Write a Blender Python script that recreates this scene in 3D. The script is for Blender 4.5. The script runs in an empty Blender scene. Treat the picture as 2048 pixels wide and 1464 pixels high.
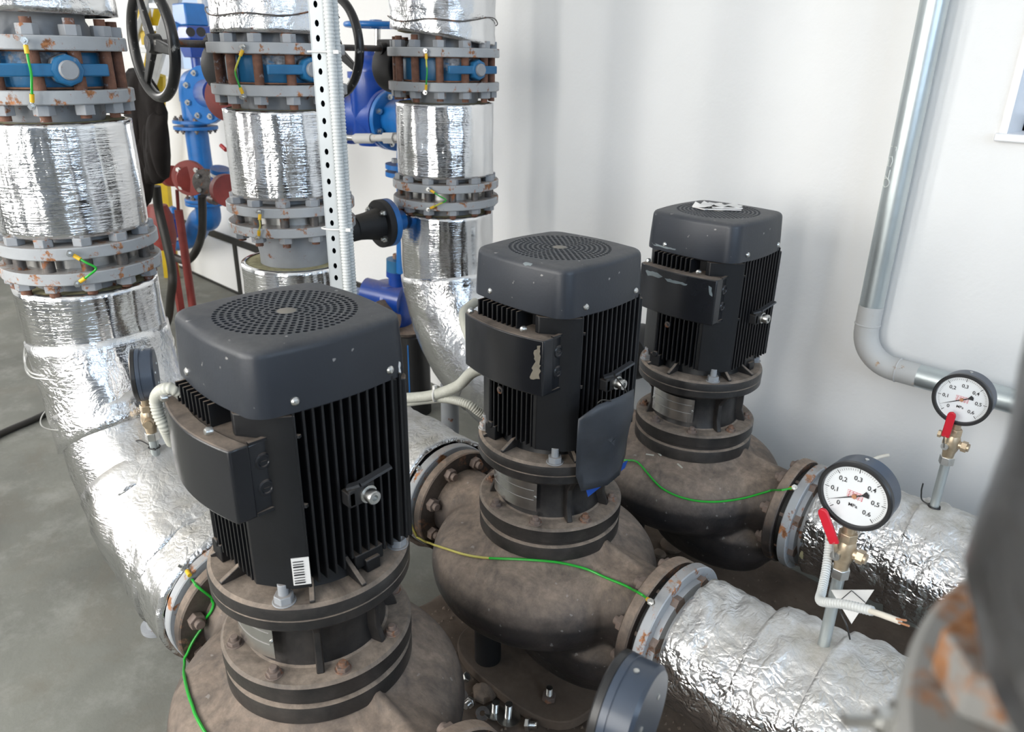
import bpy, math, random
import numpy as np
from mathutils import Vector, Matrix, noise
random.seed(7)
PI = math.pi
H = 1.47                      # camera height above the floor
scn = bpy.context.scene
C = scn.collection

# ------------------------------------------------------------ camera
F_PX, PITCH, ROLL, YAW = 1497.5, 0.390, 0.017, -0.7774
cd = bpy.data.cameras.new('camera'); cam = bpy.data.objects.new('camera', cd); C.objects.link(cam)
fw = Vector((math.sin(YAW)*math.cos(PITCH), math.cos(YAW)*math.cos(PITCH), -math.sin(PITCH)))
rr = Vector((math.cos(YAW), -math.sin(YAW), 0)); uu = rr.cross(fw)
CR = math.cos(ROLL)*rr + math.sin(ROLL)*uu; CU = -math.sin(ROLL)*rr + math.cos(ROLL)*uu
cam.matrix_world = Matrix(((CR.x, CU.x, -fw.x, 0), (CR.y, CU.y, -fw.y, 0), (CR.z, CU.z, -fw.z, H), (0, 0, 0, 1)))
cd.sensor_width = 36; cd.lens = F_PX/2048*36; cd.clip_start = 0.02; cd.clip_end = 60
cd.dof.use_dof = True; cd.dof.focus_distance = 1.45; cd.dof.aperture_fstop = 7.0
scn.camera = cam

# ------------------------------------------------------------ world, lights, exposure
w = bpy.data.worlds.new('world'); scn.world = w; w.use_nodes = True
w.node_tree.nodes['Background'].inputs[0].default_value = (0.62, 0.78, 1.0, 1)
w.node_tree.nodes['Background'].inputs[1].default_value = 1.2
scn.view_settings.view_transform = 'Standard'; scn.view_settings.look = 'None'
scn.view_settings.exposure = 0.08; scn.view_settings.gamma = 1.0
scn.view_settings.use_curve_mapping = False

def area(name, loc, aim, sx, sy, power, col):
    l = bpy.data.lights.new(name, 'AREA'); l.shape = 'RECTANGLE'; l.size = sx; l.size_y = sy
    l.energy = power; l.color = col
    o = bpy.data.objects.new(name, l); C.objects.link(o); o.location = loc
    o.rotation_euler = (Vector(aim)-Vector(loc)).to_track_quat('-Z', 'Y').to_euler()
    return o
# daylight of unseen windows; lamps before uncut walls, narrow strips shaped for foil stripes
for k, x in enumerate((-4.4, -3.2, -2.0, -0.8, 0.4)):
    area('window_light', (x, -2.97, 1.65), (x, 2, 1.45), 0.46, 2.5, 66, (1.0, 0.975, 0.93))
for y in (0.9, -0.3, -1.5):
    area('window_light', (2.97, y, 1.75), (0, y, 1.45), 0.5, 2.2, 38, (0.62, 0.79, 1.0))
area('window_light', (-6.95, 0.3, 2.2), (0, 0.3, 1.5), 0.9, 1.4, 38, (1.0, 0.98, 0.95))
# low sun through two unseen slits added and aimed for the sunlit patches
sl = bpy.data.lights.new('sun', 'SUN'); sl.energy = 6.0; sl.angle = math.radians(0.6); sl.color = (1.0, 0.88, 0.72)
so_ = bpy.data.objects.new('sun', sl); C.objects.link(so_); SUN = Vector((-.62, -.62, .30)).normalized()
so_.rotation_euler = SUN.to_track_quat('Z', 'Y').to_euler()

# ------------------------------------------------------------ node materials
def nodes(m):
    m.use_nodes = True; nt = m.node_tree; nt.nodes.clear()
    out = nt.nodes.new('ShaderNodeOutputMaterial'); b = nt.nodes.new('ShaderNodeBsdfPrincipled')
    nt.links.new(b.outputs[0], out.inputs[0]); return nt, b, out
def N(nt, t, **k):
    n = nt.nodes.new(t)
    for a, v in k.items():
        if a.startswith('i_'):
            key = a[2:]; key = int(key) if key.isdigit() else key.replace('_', ' ')
            n.inputs[key].default_value = v
        else: setattr(n, a, v)
    return n
def ramp(nt, src, lo, hi, a=(0, 0, 0, 1), b=(1, 1, 1, 1)):
    r = N(nt, 'ShaderNodeValToRGB'); r.color_ramp.elements[0].position = lo; r.color_ramp.elements[1].position = hi
    r.color_ramp.elements[0].color = a; r.color_ramp.elements[1].color = b
    nt.links.new(src, r.inputs[0]); return r.outputs[0]
def mix(nt, fac, a, b):
    m = N(nt, 'ShaderNodeMix', data_type='RGBA')
    for s, v in ((m.inputs[0], fac), (m.inputs[6], a), (m.inputs[7], b)):
        if isinstance(v, (tuple, list)): s.default_value = (v[0], v[1], v[2], 1)
        elif isinstance(v, (int, float)): s.default_value = v
        else: nt.links.new(v, s)
    return m.outputs[2]
def mth(nt, op, a, b=0.5, clamp=False):
    m = N(nt, 'ShaderNodeMath', operation=op, use_clamp=clamp)
    for s, v in ((m.inputs[0], a), (m.inputs[1], b)):
        if isinstance(v, (int, float)): s.default_value = v
        else: nt.links.new(v, s)
    return m.outputs[0]
def coords(nt, scale=(1, 1, 1)):
    tc = N(nt, 'ShaderNodeTexCoord'); mp = N(nt, 'ShaderNodeMapping'); mp.inputs['Scale'].default_value = scale
    nt.links.new(tc.outputs['Object'], mp.inputs[0]); return mp.outputs[0]
def tex(nt, scale, detail=4, rough=0.55, vec=None, dist=0.0):
    n = N(nt, 'ShaderNodeTexNoise'); n.inputs['Scale'].default_value = scale; n.inputs['Detail'].default_value = detail
    n.inputs['Roughness'].default_value = rough; n.inputs['Distortion'].default_value = dist
    nt.links.new(vec if vec is not None else coords(nt), n.inputs['Vector']); return n.outputs[0]
def upness(nt):
    g = N(nt, 'ShaderNodeNewGeometry'); s = N(nt, 'ShaderNodeSeparateXYZ'); nt.links.new(g.outputs['Normal'], s.inputs[0])
    return s.outputs[2]

def paint(name, col, rough=0.5, metal=0.0, var=0.12, vs=14, rust=0.0, rust_col=(0.20, 0.075, 0.03), dust=0.0,
          dust_col=(0.22, 0.165, 0.125), dust_lo=0.15, dust_hi=0.9, bump=0.15, bs=120, spec=0.5, coat=0.0, dustall=0.0, specks=0.0, rs=26):
    m = bpy.data.materials.new(name); nt, b, _ = nodes(m)
    n1 = tex(nt, vs, 5)
    c = mix(nt, ramp(nt, n1, 0.3, 0.7), tuple(x*(1-var) for x in col), tuple(min(1, x*(1+var)) for x in col))
    rgh = rough
    if rust > 0:
        rm = ramp(nt, tex(nt, rs, 8, 0.68), 0.62-0.20*rust, 0.67-0.17*rust)
        rc = mix(nt, ramp(nt, tex(nt, 90, 3), 0.35, 0.7), tuple(x*0.55 for x in rust_col), tuple(min(1, x*1.7) for x in rust_col))
        c = mix(nt, rm, c, rc); rgh = mth(nt, 'ADD', mth(nt, 'MULTIPLY', rm, 0.9-rough), rough)
        if metal > 0:
            nt.links.new(mth(nt, 'MULTIPLY', mth(nt, 'SUBTRACT', 1.0, rm), metal), b.inputs['Metallic'])
    elif metal: b.inputs['Metallic'].default_value = metal
    if dust > 0 or dustall > 0:
        up = upness(nt)
        um = N(nt, 'ShaderNodeMapRange', clamp=True); nt.links.new(up, um.inputs[0])
        um.inputs[1].default_value = dust_lo; um.inputs[2].default_value = dust_hi
        nz = ramp(nt, tex(nt, 11, 9, 0.72, None, 0.6), 0.36, 0.60)
        f = mth(nt, 'MULTIPLY', um.outputs[0], mth(nt, 'ADD', mth(nt, 'MULTIPLY', nz, 0.62), 0.38))
        f = mth(nt, 'MULTIPLY', f, dust)
        if dustall: f = mth(nt, 'MAXIMUM', f, mth(nt, 'MULTIPLY', ramp(nt, tex(nt, 7, 8, 0.7), 0.38, 0.7), dustall))
        dc = mix(nt, ramp(nt, tex(nt, 60, 6, 0.7), 0.3, 0.75), tuple(x*0.72 for x in dust_col), tuple(min(1, x*1.25) for x in dust_col))
        c = mix(nt, f, c, dc)
        if isinstance(rgh, float): rgh = mth(nt, 'ADD', mth(nt, 'MULTIPLY', f, 0.92-rough), rough)
    if specks > 0:
        sk = ramp(nt, tex(nt, 70, 2, 0.4), 0.72, 0.75)
        c = mix(nt, mth(nt, 'MULTIPLY', sk, specks), c, (0.42, 0.41, 0.39))
    nt.links.new(c, b.inputs['Base Color'])
    if isinstance(rgh, float): b.inputs['Roughness'].default_value = rgh
    else: nt.links.new(rgh, b.inputs['Roughness'])
    b.inputs['Specular IOR Level'].default_value = spec
    if coat: b.inputs['Coat Weight'].default_value = coat; b.inputs['Coat Roughness'].default_value = 0.15
    if bump:
        bp = N(nt, 'ShaderNodeBump'); bp.inputs['Strength'].default_value = bump; bp.inputs['Distance'].default_value = 0.002
        nt.links.new(tex(nt, bs, 4), bp.inputs['Height']); nt.links.new(bp.outputs[0], b.inputs['Normal'])
    return m

def foil(name, vertical=True, dust=0.0, crinkle=0.5, tint=(0.86, 0.865, 0.875), rough=0.2, dark=1.0, axis=2, ridgeamp=0.16, stripe=1.7):
    m = bpy.data.materials.new(name); nt, b, _ = nodes(m)
    sc = [9, 9, 9]
    fine = [28, 28, 28]; fine[axis] = 230
    v1 = coords(nt, tuple(fine)); v0 = coords(nt)
    ridge = tex(nt, 1.0, 3, 0.6, v1, 0.4)
    cr = N(nt, 'ShaderNodeTexVoronoi', feature='DISTANCE_TO_EDGE'); cr.inputs['Scale'].default_value = 46
    wob = N(nt, 'ShaderNodeVectorMath', operation='ADD'); nv = N(nt, 'ShaderNodeTexNoise'); nv.inputs['Scale'].default_value = 14; nv.inputs['Detail'].default_value = 4
    sclv = N(nt, 'ShaderNodeVectorMath', operation='SCALE'); sclv.inputs[3].default_value = 0.12
    nt.links.new(v0, nv.inputs['Vector']); nt.links.new(nv.outputs[1], sclv.inputs[0]); nt.links.new(v0, wob.inputs[0]); nt.links.new(sclv.outputs[0], wob.inputs[1])
    nt.links.new(wob.outputs[0], cr.inputs['Vector'])
    creas = ramp(nt, cr.outputs[0], 0.0, 0.35)
    big = tex(nt, 16, 5, 0.6, v0, 0.8)
    patch = ramp(nt, tex(nt, 4.5, 3, 0.5, v0), 0.42, 0.62)
    vert = [10, 10, 10]; vert[axis] = 1.0
    strp = tex(nt, 1.0, 2, 0.5, coords(nt, tuple(vert)), 0.2)
    h = mth(nt, 'ADD', mth(nt, 'MULTIPLY', ridge, ridgeamp), mth(nt, 'MULTIPLY', strp, stripe))
    h = mth(nt, 'ADD', h, mth(nt, 'MULTIPLY', big, 1.0*crinkle))
    h = mth(nt, 'ADD', h, mth(nt, 'MULTIPLY', mth(nt, 'MULTIPLY', creas, patch), 0.42*crinkle))
    bp = N(nt, 'ShaderNodeBump'); bp.inputs['Strength'].default_value = 0.85; bp.inputs['Distance'].default_value = 0.006
    nt.links.new(h, bp.inputs['Height']); nt.links.new(bp.outputs[0], b.inputs['Normal'])
    c = mix(nt, ramp(nt, tex(nt, 7, 6, 0.6, v0), 0.3, 0.7), tuple(x*0.9*dark for x in tint), tuple(x*dark for x in tint))
    b.inputs['Metallic'].default_value = 1.0
    if dust > 0:
        um = N(nt, 'ShaderNodeMapRange', clamp=True); nt.links.new(upness(nt), um.inputs[0])
        um.inputs[1].default_value = 0.35; um.inputs[2].default_value = 0.95
        nz = ramp(nt, tex(nt, 12, 8, 0.7, v0), 0.25, 0.60)
        f = mth(nt, 'MULTIPLY', mth(nt, 'MULTIPLY', um.outputs[0], nz), dust)
        c = mix(nt, f, c, (0.42, 0.40, 0.36))
        st = ramp(nt, tex(nt, 30, 8, 0.75, v0), 0.66, 0.70)
        c = mix(nt, mth(nt, 'MULTIPLY', st, 0.55), c, (0.30, 0.19, 0.11))
        nt.links.new(mth(nt, 'SUBTRACT', 1.0, mth(nt, 'MULTIPLY', f, 0.85)), b.inputs['Metallic'])
        nt.links.new(mth(nt, 'ADD', mth(nt, 'MULTIPLY', f, 0.35), rough), b.inputs['Roughness'])
    else:
        nt.links.new(mth(nt, 'ADD', mth(nt, 'MULTIPLY', ramp(nt, tex(nt, 11, 4, 0.6, v0), 0.3, 0.75), 0.16), rough-0.05), b.inputs['Roughness'])
    nt.links.new(c, b.inputs['Base Color'])
    return m

M = {}
M['wall'] = paint('white plaster', (0.80, 0.80, 0.79), 0.85, var=0.03, vs=1.6, bump=0.6, bs=42, spec=0.2)
M['floor'] = None
M['greywall'] = paint('grey block wall', (0.30, 0.305, 0.31), 0.8, var=0.15, vs=3, bump=0.3)
M['ceiling'] = paint('ceiling white', (0.74, 0.75, 0.76), 0.9, var=0.03, bump=0)
M['foil'] = foil('bright foil', crinkle=0.10, rough=0.11, ridgeamp=0.15, stripe=3.2)
M['foil_low'] = foil('crumpled foil', crinkle=0.6, rough=0.19, dark=0.93)
M['foil_x'] = foil('crumpled dusty foil', crinkle=0.95, dust=1.0, axis=0, rough=0.2)
M['foil_elbow'] = foil('elbow foil', crinkle=0.5, dust=0.95, axis=2, rough=0.21, dark=0.80)
M['foil_dark'] = foil('dull foil', crinkle=0.4, rough=0.30, dark=0.5)
M['wool'] = paint('mineral wool', (0.36, 0.33, 0.19), 0.95, var=0.25, vs=60, bump=0.8, bs=160)
M['greysteel'] = paint('grey painted steel with rust', (0.36, 0.375, 0.39), 0.45, var=0.07, rust=0.33, rust_col=(0.30, 0.13, 0.055), dust=0.55, dust_col=(0.30, 0.24, 0.19), dust_lo=0.7, dust_hi=0.98, bump=0.2)
M['greypipe'] = paint('grey painted pipe', (0.30, 0.315, 0.335), 0.5, var=0.12, rust=0.05, bump=0.2)
M['nut'] = paint('grey painted nut', (0.31, 0.325, 0.345), 0.42, var=0.08, rust=0.16, rust_col=(0.28, 0.12, 0.055), dust=0.5, dust_col=(0.33, 0.27, 0.21), dust_lo=0.8, dust_hi=0.99)
M['ruststud'] = paint('rusty stud', (0.17, 0.075, 0.045), 0.7, var=0.3, vs=60, rust=0.15, rust_col=(0.36, 0.36, 0.38), bump=0.4, bs=300)
M['darkstud'] = paint('dark steel stud', (0.13, 0.12, 0.115), 0.5, metal=0.6, var=0.3, vs=60, rust=0.3, bump=0.3)
M['darkplain'] = paint('dark steel', (0.10, 0.105, 0.115), 0.35, metal=0.7, bump=0)
M['rustface'] = paint('rust brown flange face', (0.20, 0.10, 0.06), 0.85, var=0.3, vs=30)
M['zinc'] = paint('zinc plated', (0.62, 0.62, 0.60), 0.3, metal=1.0, var=0.12, vs=40, bump=0.1)
M['galv'] = paint('galvanised pipe', (0.50, 0.545, 0.55), 0.36, metal=0.75, var=0.13, vs=5, bump=0.12, bs=60)
M['greyfit'] = paint('grey primed fitting', (0.50, 0.50, 0.49), 0.62, var=0.07, vs=8, rust=0.03, rust_col=(0.40, 0.28, 0.18))
M['valveblue'] = paint('worn blue valve paint', (0.015, 0.125, 0.27), 0.4, var=0.25, vs=9, rust=0.30, rust_col=(0.24, 0.25, 0.27), bump=0.15, rs=12)
M['blue'] = paint('blue epoxy', (0.003, 0.048, 0.30), 0.3, var=0.12, coat=0.3, dust=0.5, dust_lo=0.6)
M['blue2'] = paint('sky blue enamel', (0.005, 0.13, 0.42), 0.36, var=0.12, coat=0.2, dust=0.6, dust_lo=0.6)
M['black'] = paint('black cast paint', (0.010, 0.010, 0.011), 0.6, var=0.2, dust=0.35, dust_col=(0.16, 0.13, 0.10), dust_lo=0.5)
M['wheel'] = paint('black wheel paint', (0.016, 0.016, 0.016), 0.32, var=0.25, rust=0.05, rust_col=(0.30, 0.29, 0.27), rs=40)
M['cover'] = paint('grey black fan cover', (0.019, 0.023, 0.031), 0.40, var=0.25, vs=5, dust=0.42, dust_col=(0.165, 0.16, 0.155), dust_lo=0.3, dust_hi=1.0, bump=0.1, bs=200, specks=0.55)
M['motor'] = paint('black motor paint', (0.008, 0.0085, 0.010), 0.40, var=0.2, spec=0.4, dust=0.9, dust_col=(0.20, 0.155, 0.12), dust_lo=0.45, bump=0.12)
M['tbox'] = paint('black terminal box', (0.012, 0.013, 0.016), 0.27, var=0.18, dust=0.9, dust_col=(0.24, 0.19, 0.15), dust_lo=0.6, bump=0.07)
M['lantern'] = paint('black pump head', (0.014, 0.014, 0.015), 0.36, var=0.25, dust=1.0, dust_col=(0.31, 0.25, 0.20), dust_lo=0.4, dust_hi=0.85, dustall=0.12, bump=0.3, bs=90)
M['casing'] = paint('dusty cast iron casing', (0.020, 0.019, 0.021), 0.42, var=0.4, vs=8, dust=1.0, dust_col=(0.27, 0.21, 0.165), dust_lo=-0.05, dust_hi=0.85, dustall=0.16, bump=0.6, bs=70, specks=0.3)
M['casflange'] = paint('rust dusted casing flange', (0.030, 0.026, 0.025), 0.55, var=0.4, vs=12, rust=0.22, rust_col=(0.17, 0.09, 0.055), dust=1.0, dust_col=(0.30, 0.225, 0.17), dust_lo=0.0, dust_hi=0.7, dustall=0.30, bump=0.5, bs=70)
M['castnut'] = paint('rusty casing nut', (0.17, 0.13, 0.11), 0.65, var=0.25, rust=0.35, rust_col=(0.24, 0.12, 0.07), bump=0.4)
M['gasket'] = paint('black rubber gasket', (0.010, 0.010, 0.010), 0.6)
M['hole'] = paint('dark interior', (0.012, 0.012, 0.013), 0.8, bump=0)  # near-black colour painted in for the shade behind openings
M['plate'] = paint('brushed nameplate', (0.72, 0.71, 0.69), 0.26, metal=1.0, var=0.15, vs=20, bump=0.1)
M['engrave'] = paint('engraved line', (0.28, 0.27, 0.26), 0.5, bump=0)
M['paper'] = paint('white paper', (0.72, 0.71, 0.69), 0.8, var=0.06)
M['ink'] = paint('black print', (0.02, 0.02, 0.022), 0.6, bump=0)
M['dialred'] = paint('red print', (0.62, 0.07, 0.10), 0.6, bump=0)
M['dial'] = paint('white gauge dial', (0.74, 0.765, 0.78), 0.35, var=0.02, bump=0, coat=0.6)
M['gaugecase'] = paint('blue black gauge case', (0.045, 0.060, 0.088), 0.30, var=0.12, bump=0.03)
M['gaugerim'] = paint('black gauge rim', (0.018, 0.018, 0.019), 0.35, bump=0)
M['brass'] = paint('weathered brass', (0.50, 0.40, 0.28), 0.36, metal=0.75, var=0.22, vs=40, dust=0.4, dust_col=(0.35, 0.30, 0.25), dust_lo=0.4)
M['redlever'] = paint('red lever sleeve', (0.52, 0.012, 0.028), 0.35, var=0.1, bump=0)
M['redpaint'] = paint('red oxide paint', (0.20, 0.028, 0.022), 0.5, var=0.18, dust=0.35, dust_lo=0.5)
M['redbright'] = paint('bright red', (0.42, 0.02, 0.02), 0.4, bump=0)
M['yellow'] = paint('yellow frame paint', (0.58, 0.40, 0.015), 0.45, var=0.1)
M['alu'] = paint('ladder aluminium', (0.55, 0.56, 0.56), 0.4, metal=0.5, var=0.1)
M['lug'] = paint('yellow cable lug', (0.78, 0.46, 0.02), 0.45, bump=0)
M['conduit'] = paint('grey conduit plastic', (0.60, 0.62, 0.61), 0.45, var=0.05, bump=0)
M['conduitw'] = paint('warm conduit plastic', (0.50, 0.50, 0.44), 0.5, var=0.08, bump=0)
M['tie'] = paint('white cable tie', (0.72, 0.71, 0.69), 0.4, bump=0)
M['blacktie'] = paint('black cable tie', (0.012, 0.012, 0.012), 0.4, bump=0)
M['strut'] = paint('zinc strut', (0.52, 0.55, 0.56), 0.42, metal=0.35, var=0.08, vs=5, bump=0.05)
M['rubber'] = paint('black rubber sheet', (0.030, 0.036, 0.046), 0.42, var=0.35, vs=10, dustall=0.25, dust_col=(0.10, 0.105, 0.115), bump=0.3, bs=40)
M['blueedge'] = paint('blue sheet edge', (0.01, 0.08, 0.42), 0.5, bump=0)
M['jacket'] = paint('dark brown cloth', (0.012, 0.010, 0.0095), 0.85, var=0.25, vs=6, bump=0.5, bs=200, spec=0.15)
M['hose'] = paint('dark rubber hose', (0.020, 0.018, 0.015), 0.5, var=0.2)
M['blacktrim'] = paint('black trim', (0.022, 0.022, 0.020), 0.5, var=0.2)
M['windowwhite'] = paint('white window plastic', (0.82, 0.83, 0.85), 0.4, var=0.02, bump=0)
M['chalk'] = paint('white chalk', (0.66, 0.69, 0.66), 0.9, bump=0)
M['blackpe'] = paint('black polyethylene', (0.010, 0.010, 0.011), 0.4, bump=0)
M['dirt'] = paint('brown dirt on concrete', (0.105, 0.078, 0.06), 0.95, var=0.35, vs=7, bump=1.0, bs=34, dustall=0.55, dust_col=(0.155, 0.12, 0.09))
M['pebble'] = paint('dry mortar lump', (0.20, 0.155, 0.12), 0.95, var=0.25, bump=0.8)
M['orangewire'] = paint('copper core', (0.42, 0.20, 0.10), 0.5, bump=0)
M['cable'] = paint('white cable sheath', (0.66, 0.62, 0.54), 0.5, bump=0)

def make_floor_mat():
    m = bpy.data.materials.new('concrete floor'); nt, b, _ = nodes(m)
    v = coords(nt)
    c = mix(nt, ramp(nt, tex(nt, 1.3, 8, 0.62, v, 0.4), 0.32, 0.68), (0.095, 0.097, 0.085), (0.205, 0.208, 0.182))
    c = mix(nt, mth(nt, 'MULTIPLY', ramp(nt, tex(nt, 3.2, 8, 0.7, v, 1.0), 0.50, 0.72), 0.45), c, (0.135, 0.115, 0.085))
    c = mix(nt, mth(nt, 'MULTIPLY', ramp(nt, tex(nt, 5.0, 9, 0.75, v), 0.5, 0.72), 0.45), c, (0.35, 0.35, 0.325))
    nt.links.new(c, b.inputs['Base Color']); b.inputs['Roughness'].default_value = 0.72
    bp = N(nt, 'ShaderNodeBump'); bp.inputs['Strength'].default_value = 0.35; bp.inputs['Distance'].default_value = 0.003
    nt.links.new(tex(nt, 60, 6, 0.7, v), bp.inputs['Height']); nt.links.new(bp.outputs[0], b.inputs['Normal'])
    return m
M['floor'] = make_floor_mat()
def earth_mat():
    m = bpy.data.materials.new('green yellow wire'); nt, b, _ = nodes(m)
    f = ramp(nt, tex(nt, 14, 2, 0.4), 0.50, 0.53)
    nt.links.new(mix(nt, f, (0.02, 0.30, 0.035), (0.52, 0.52, 0.06)), b.inputs['Base Color']); b.inputs['Roughness'].default_value = 0.4
    return m
M['wire'] = earth_mat()
M['wiregreen'] = paint('green wire', (0.015, 0.36, 0.03), 0.35, bump=0)
M['wireyellow'] = paint('yellow green wire', (0.47, 0.42, 0.10), 0.45, bump=0)

# ------------------------------------------------------------ mesh building
def frame(o=(0, 0, 0), z=(0, 0, 1), x=None):
    z = Vector(z).normalized()
    if x is None: x = Vector((1, 0, 0)) if abs(z.x) < 0.9 else Vector((0, 1, 0))
    x = Vector(x); x = (x - z*x.dot(z)).normalized(); y = z.cross(x)
    m = Matrix((x, y, z)).transposed().to_4x4(); m.translation = Vector(o); return m

class MB:
    def __init__(s): s.v = []; s.f = []
    def add(s, vs, fs, T=None):
        o = len(s.v)
        if T is not None: vs = [T @ Vector(v) for v in vs]
        s.v += [tuple(v) for v in vs]; s.f += [tuple(i+o for i in f) for f in fs]; return s
    def box(s, x0, x1, y0, y1, z0, z1, T=None):
        return s.add([(x0, y0, z0), (x1, y0, z0), (x1, y1, z0), (x0, y1, z0), (x0, y0, z1), (x1, y0, z1), (x1, y1, z1), (x0, y1, z1)],
              [(0, 3, 2, 1), (4, 5, 6, 7), (0, 1, 5, 4), (1, 2, 6, 5), (2, 3, 7, 6), (3, 0, 4, 7)], T)
    def lathe(s, prof, n=48, T=None, rf=None, closed=False):
        vs = []; fs = []; rings = []
        for (r, z) in prof:
            if r < 1e-6: rings.append([len(vs)]); vs.append((0, 0, z))
            else:
                rings.append(list(range(len(vs), len(vs)+n)))
                for k in range(n):
                    a = 2*PI*k/n; q = r*(rf(a, z) if rf else 1); vs.append((q*math.cos(a), q*math.sin(a), z))
        pairs = list(zip(rings[:-1], rings[1:]))
        if closed: pairs.append((rings[-1], rings[0]))
        for a, b in pairs:
            if len(a) == 1 and len(b) == 1: continue
            for k in range(n):
                k2 = (k+1) % n
                if len(a) == 1: fs.append((a[0], b[k2], b[k]))
                elif len(b) == 1: fs.append((a[k], a[k2], b[0]))
                else: fs.append((a[k], a[k2], b[k2], b[k]))
        return s.add(vs, fs, T)
    def disc(s, r, z0, z1, n=48, ri=0.0, bev=0.0, T=None):
        if ri > 0:
            return s.lathe([(ri, z0), (r-bev, z0), (r, z0+bev), (r, z1-bev), (r-bev, z1), (ri, z1)] if bev else [(ri, z0), (r, z0), (r, z1), (ri, z1)], n, T, closed=True)
        return s.lathe([(0, z0), (r-bev, z0), (r, z0+bev), (r, z1-bev), (r-bev, z1), (0, z1)] if bev else [(0, z0), (r, z0), (r, z1), (0, z1)], n, T)
    def cyl(s, p, q, r, n=16, r2=None):
        p = Vector(p); q = Vector(q); L = (q-p).length
        return s.lathe([(0, 0), (r, 0), (r2 or r, L), (0, L)], n, frame(p, q-p))
    def tube(s, pts, r, n=10, caps=True):
        pts = [Vector(p) for p in pts]; vs = []; fs = []; m = len(pts)
        rad = r if callable(r) else (lambda i, a: r)
        t = (pts[1]-pts[0]).normalized(); x = Vector((0, 0, 1)) if abs(t.z) < 0.9 else Vector((1, 0, 0))
        for i in range(m):
            t = (pts[min(i+1, m-1)]-pts[max(i-1, 0)]).normalized()
            x = (x - t*x.dot(t)).normalized(); y = t.cross(x)
            for k in range(n):
                a = 2*PI*k/n; q = rad(i, a); vs.append(pts[i] + x*(q*math.cos(a)) + y*(q*math.sin(a)))
        for i in range(m-1):
            for k in range(n): k2 = (k+1) % n; fs.append((i*n+k, i*n+k2, (i+1)*n+k2, (i+1)*n+k))
        if caps: fs.append(tuple(range(n-1, -1, -1))); fs.append(tuple((m-1)*n+k for k in range(n)))
        return s.add(vs, fs)
    def prism(s, poly, z0, z1, T=None):
        n = len(poly); vs = [(x, y, z0) for x, y in poly]+[(x, y, z1) for x, y in poly]
        fs = [tuple(range(n-1, -1, -1)), tuple(range(n, 2*n))]+[(k, (k+1) % n, n+(k+1) % n, n+k) for k in range(n)]
        return s.add(vs, fs, T)
    def hexa(s, r, z0, z1, T=None, rot=0.0, bev=0.0):
        p = [(r*math.cos(PI/3*k+rot), r*math.sin(PI/3*k+rot)) for k in range(6)]
        return s.prism(p, z0, z1, T)
    def torus(s, R, r, n=48, m=12, T=None):
        return s.lathe([(R+r*math.cos(2*PI*k/m), r*math.sin(2*PI*k/m)) for k in range(m)], n, T, closed=True)

OFF = {}
def mesh_obj(name, mb, mat, parent=None, ang=35, bevel=0.0, world_off=(0, 0, H)):
    po = OFF[parent] if parent is not None else Vector((0, 0, 0))
    d = Vector(world_off) - po
    me = bpy.data.meshes.new(name)
    me.from_pydata([(v[0]+d.x, v[1]+d.y, v[2]+d.z) for v in mb.v], [], mb.f)
    me.materials.append(mat if not isinstance(mat, str) else M[mat])
    me.polygons.foreach_set('use_smooth', [True]*len(me.polygons))
    me.update(); me.set_sharp_from_angle(angle=math.radians(ang))
    o = bpy.data.objects.new(name, me); C.objects.link(o)
    if bevel:
        b = o.modifiers.new('bevel', 'BEVEL'); b.width = bevel; b.segments = 2; b.limit_method = 'ANGLE'; b.angle_limit = math.radians(40)
    if parent is not None: o.parent = parent
    OFF[o] = Vector(po); return o
def tag(o, label=None, cat=None, group=None, kind=None):
    for k, v in (('label', label), ('category', cat), ('group', group), ('kind', kind)):
        if v: o[k] = v
    return o
def root(name, loc, label, cat, group=None):
    o = bpy.data.objects.new(name, None); o.empty_display_size = 0.05; C.objects.link(o); o.location = (loc[0], loc[1], loc[2]+H)
    OFF[o] = Vector(o.location); return tag(o, label, cat, group)
def single(name, mb, mat, label, cat, group=None, **k):
    return tag(mesh_obj(name, mb, mat, **k), label, cat, group)
def kids(o): return [c for c in o.children]
def copy_tree(o, parent=None, delta=None):
    c = o.copy(); C.objects.link(c)
    if parent is not None: c.parent = parent
    if delta is not None: c.location = Vector(o.location) + Vector(delta)
    OFF[c] = OFF[o] + (Vector(delta) if delta is not None else (OFF[parent]-OFF[o.parent] if parent is not None else Vector((0, 0, 0))))
    for ch in kids(o): copy_tree(ch, c)
    return c
def spline(pts, n=12):
    P = [Vector(p) for p in pts]; P = [2*P[0]-P[1]]+P+[2*P[-1]-P[-2]]; out = []
    for i in range(1, len(P)-2):
        for k in range(n):
            t = k/n; a, b, c, d = P[i-1], P[i], P[i+1], P[i+2]
            out.append(0.5*((2*b)+(c-a)*t+(2*a-5*b+4*c-d)*t*t+(3*b-a-3*c+d)*t**3))
    out.append(P[-2]); return out
def ray(px, py):
    return (fw + CR*((px-1024)/F_PX) + CU*((732-py)/F_PX))
def atY(px, py, Y): d = ray(px, py); return d*(Y/d.y)
def atX(px, py, X): d = ray(px, py); return d*(X/d.x)
def atZ(px, py, Z): d = ray(px, py); return d*(Z/d.z)

# ------------------------------------------------------------ the room
def structure(name, mb, mat, **k): return tag(mesh_obj(name, mb, mat, **k), kind='structure')
PXA, PYA, SP = -0.9276, 0.4896, 0.5781
ZF = -H; ZC = 1.75; X0, X1, Y0, YW = -7.0, 3.0, -3.0, 2.11
structure('floor', MB().box(X0-.2, X1+.2, Y0-.2, YW+.2, ZF-0.1, ZF), 'floor')
structure('ceiling', MB().box(X0-.2, X1+.2, Y0-.2, YW+.2, ZC, ZC+0.1), 'ceiling')
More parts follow.
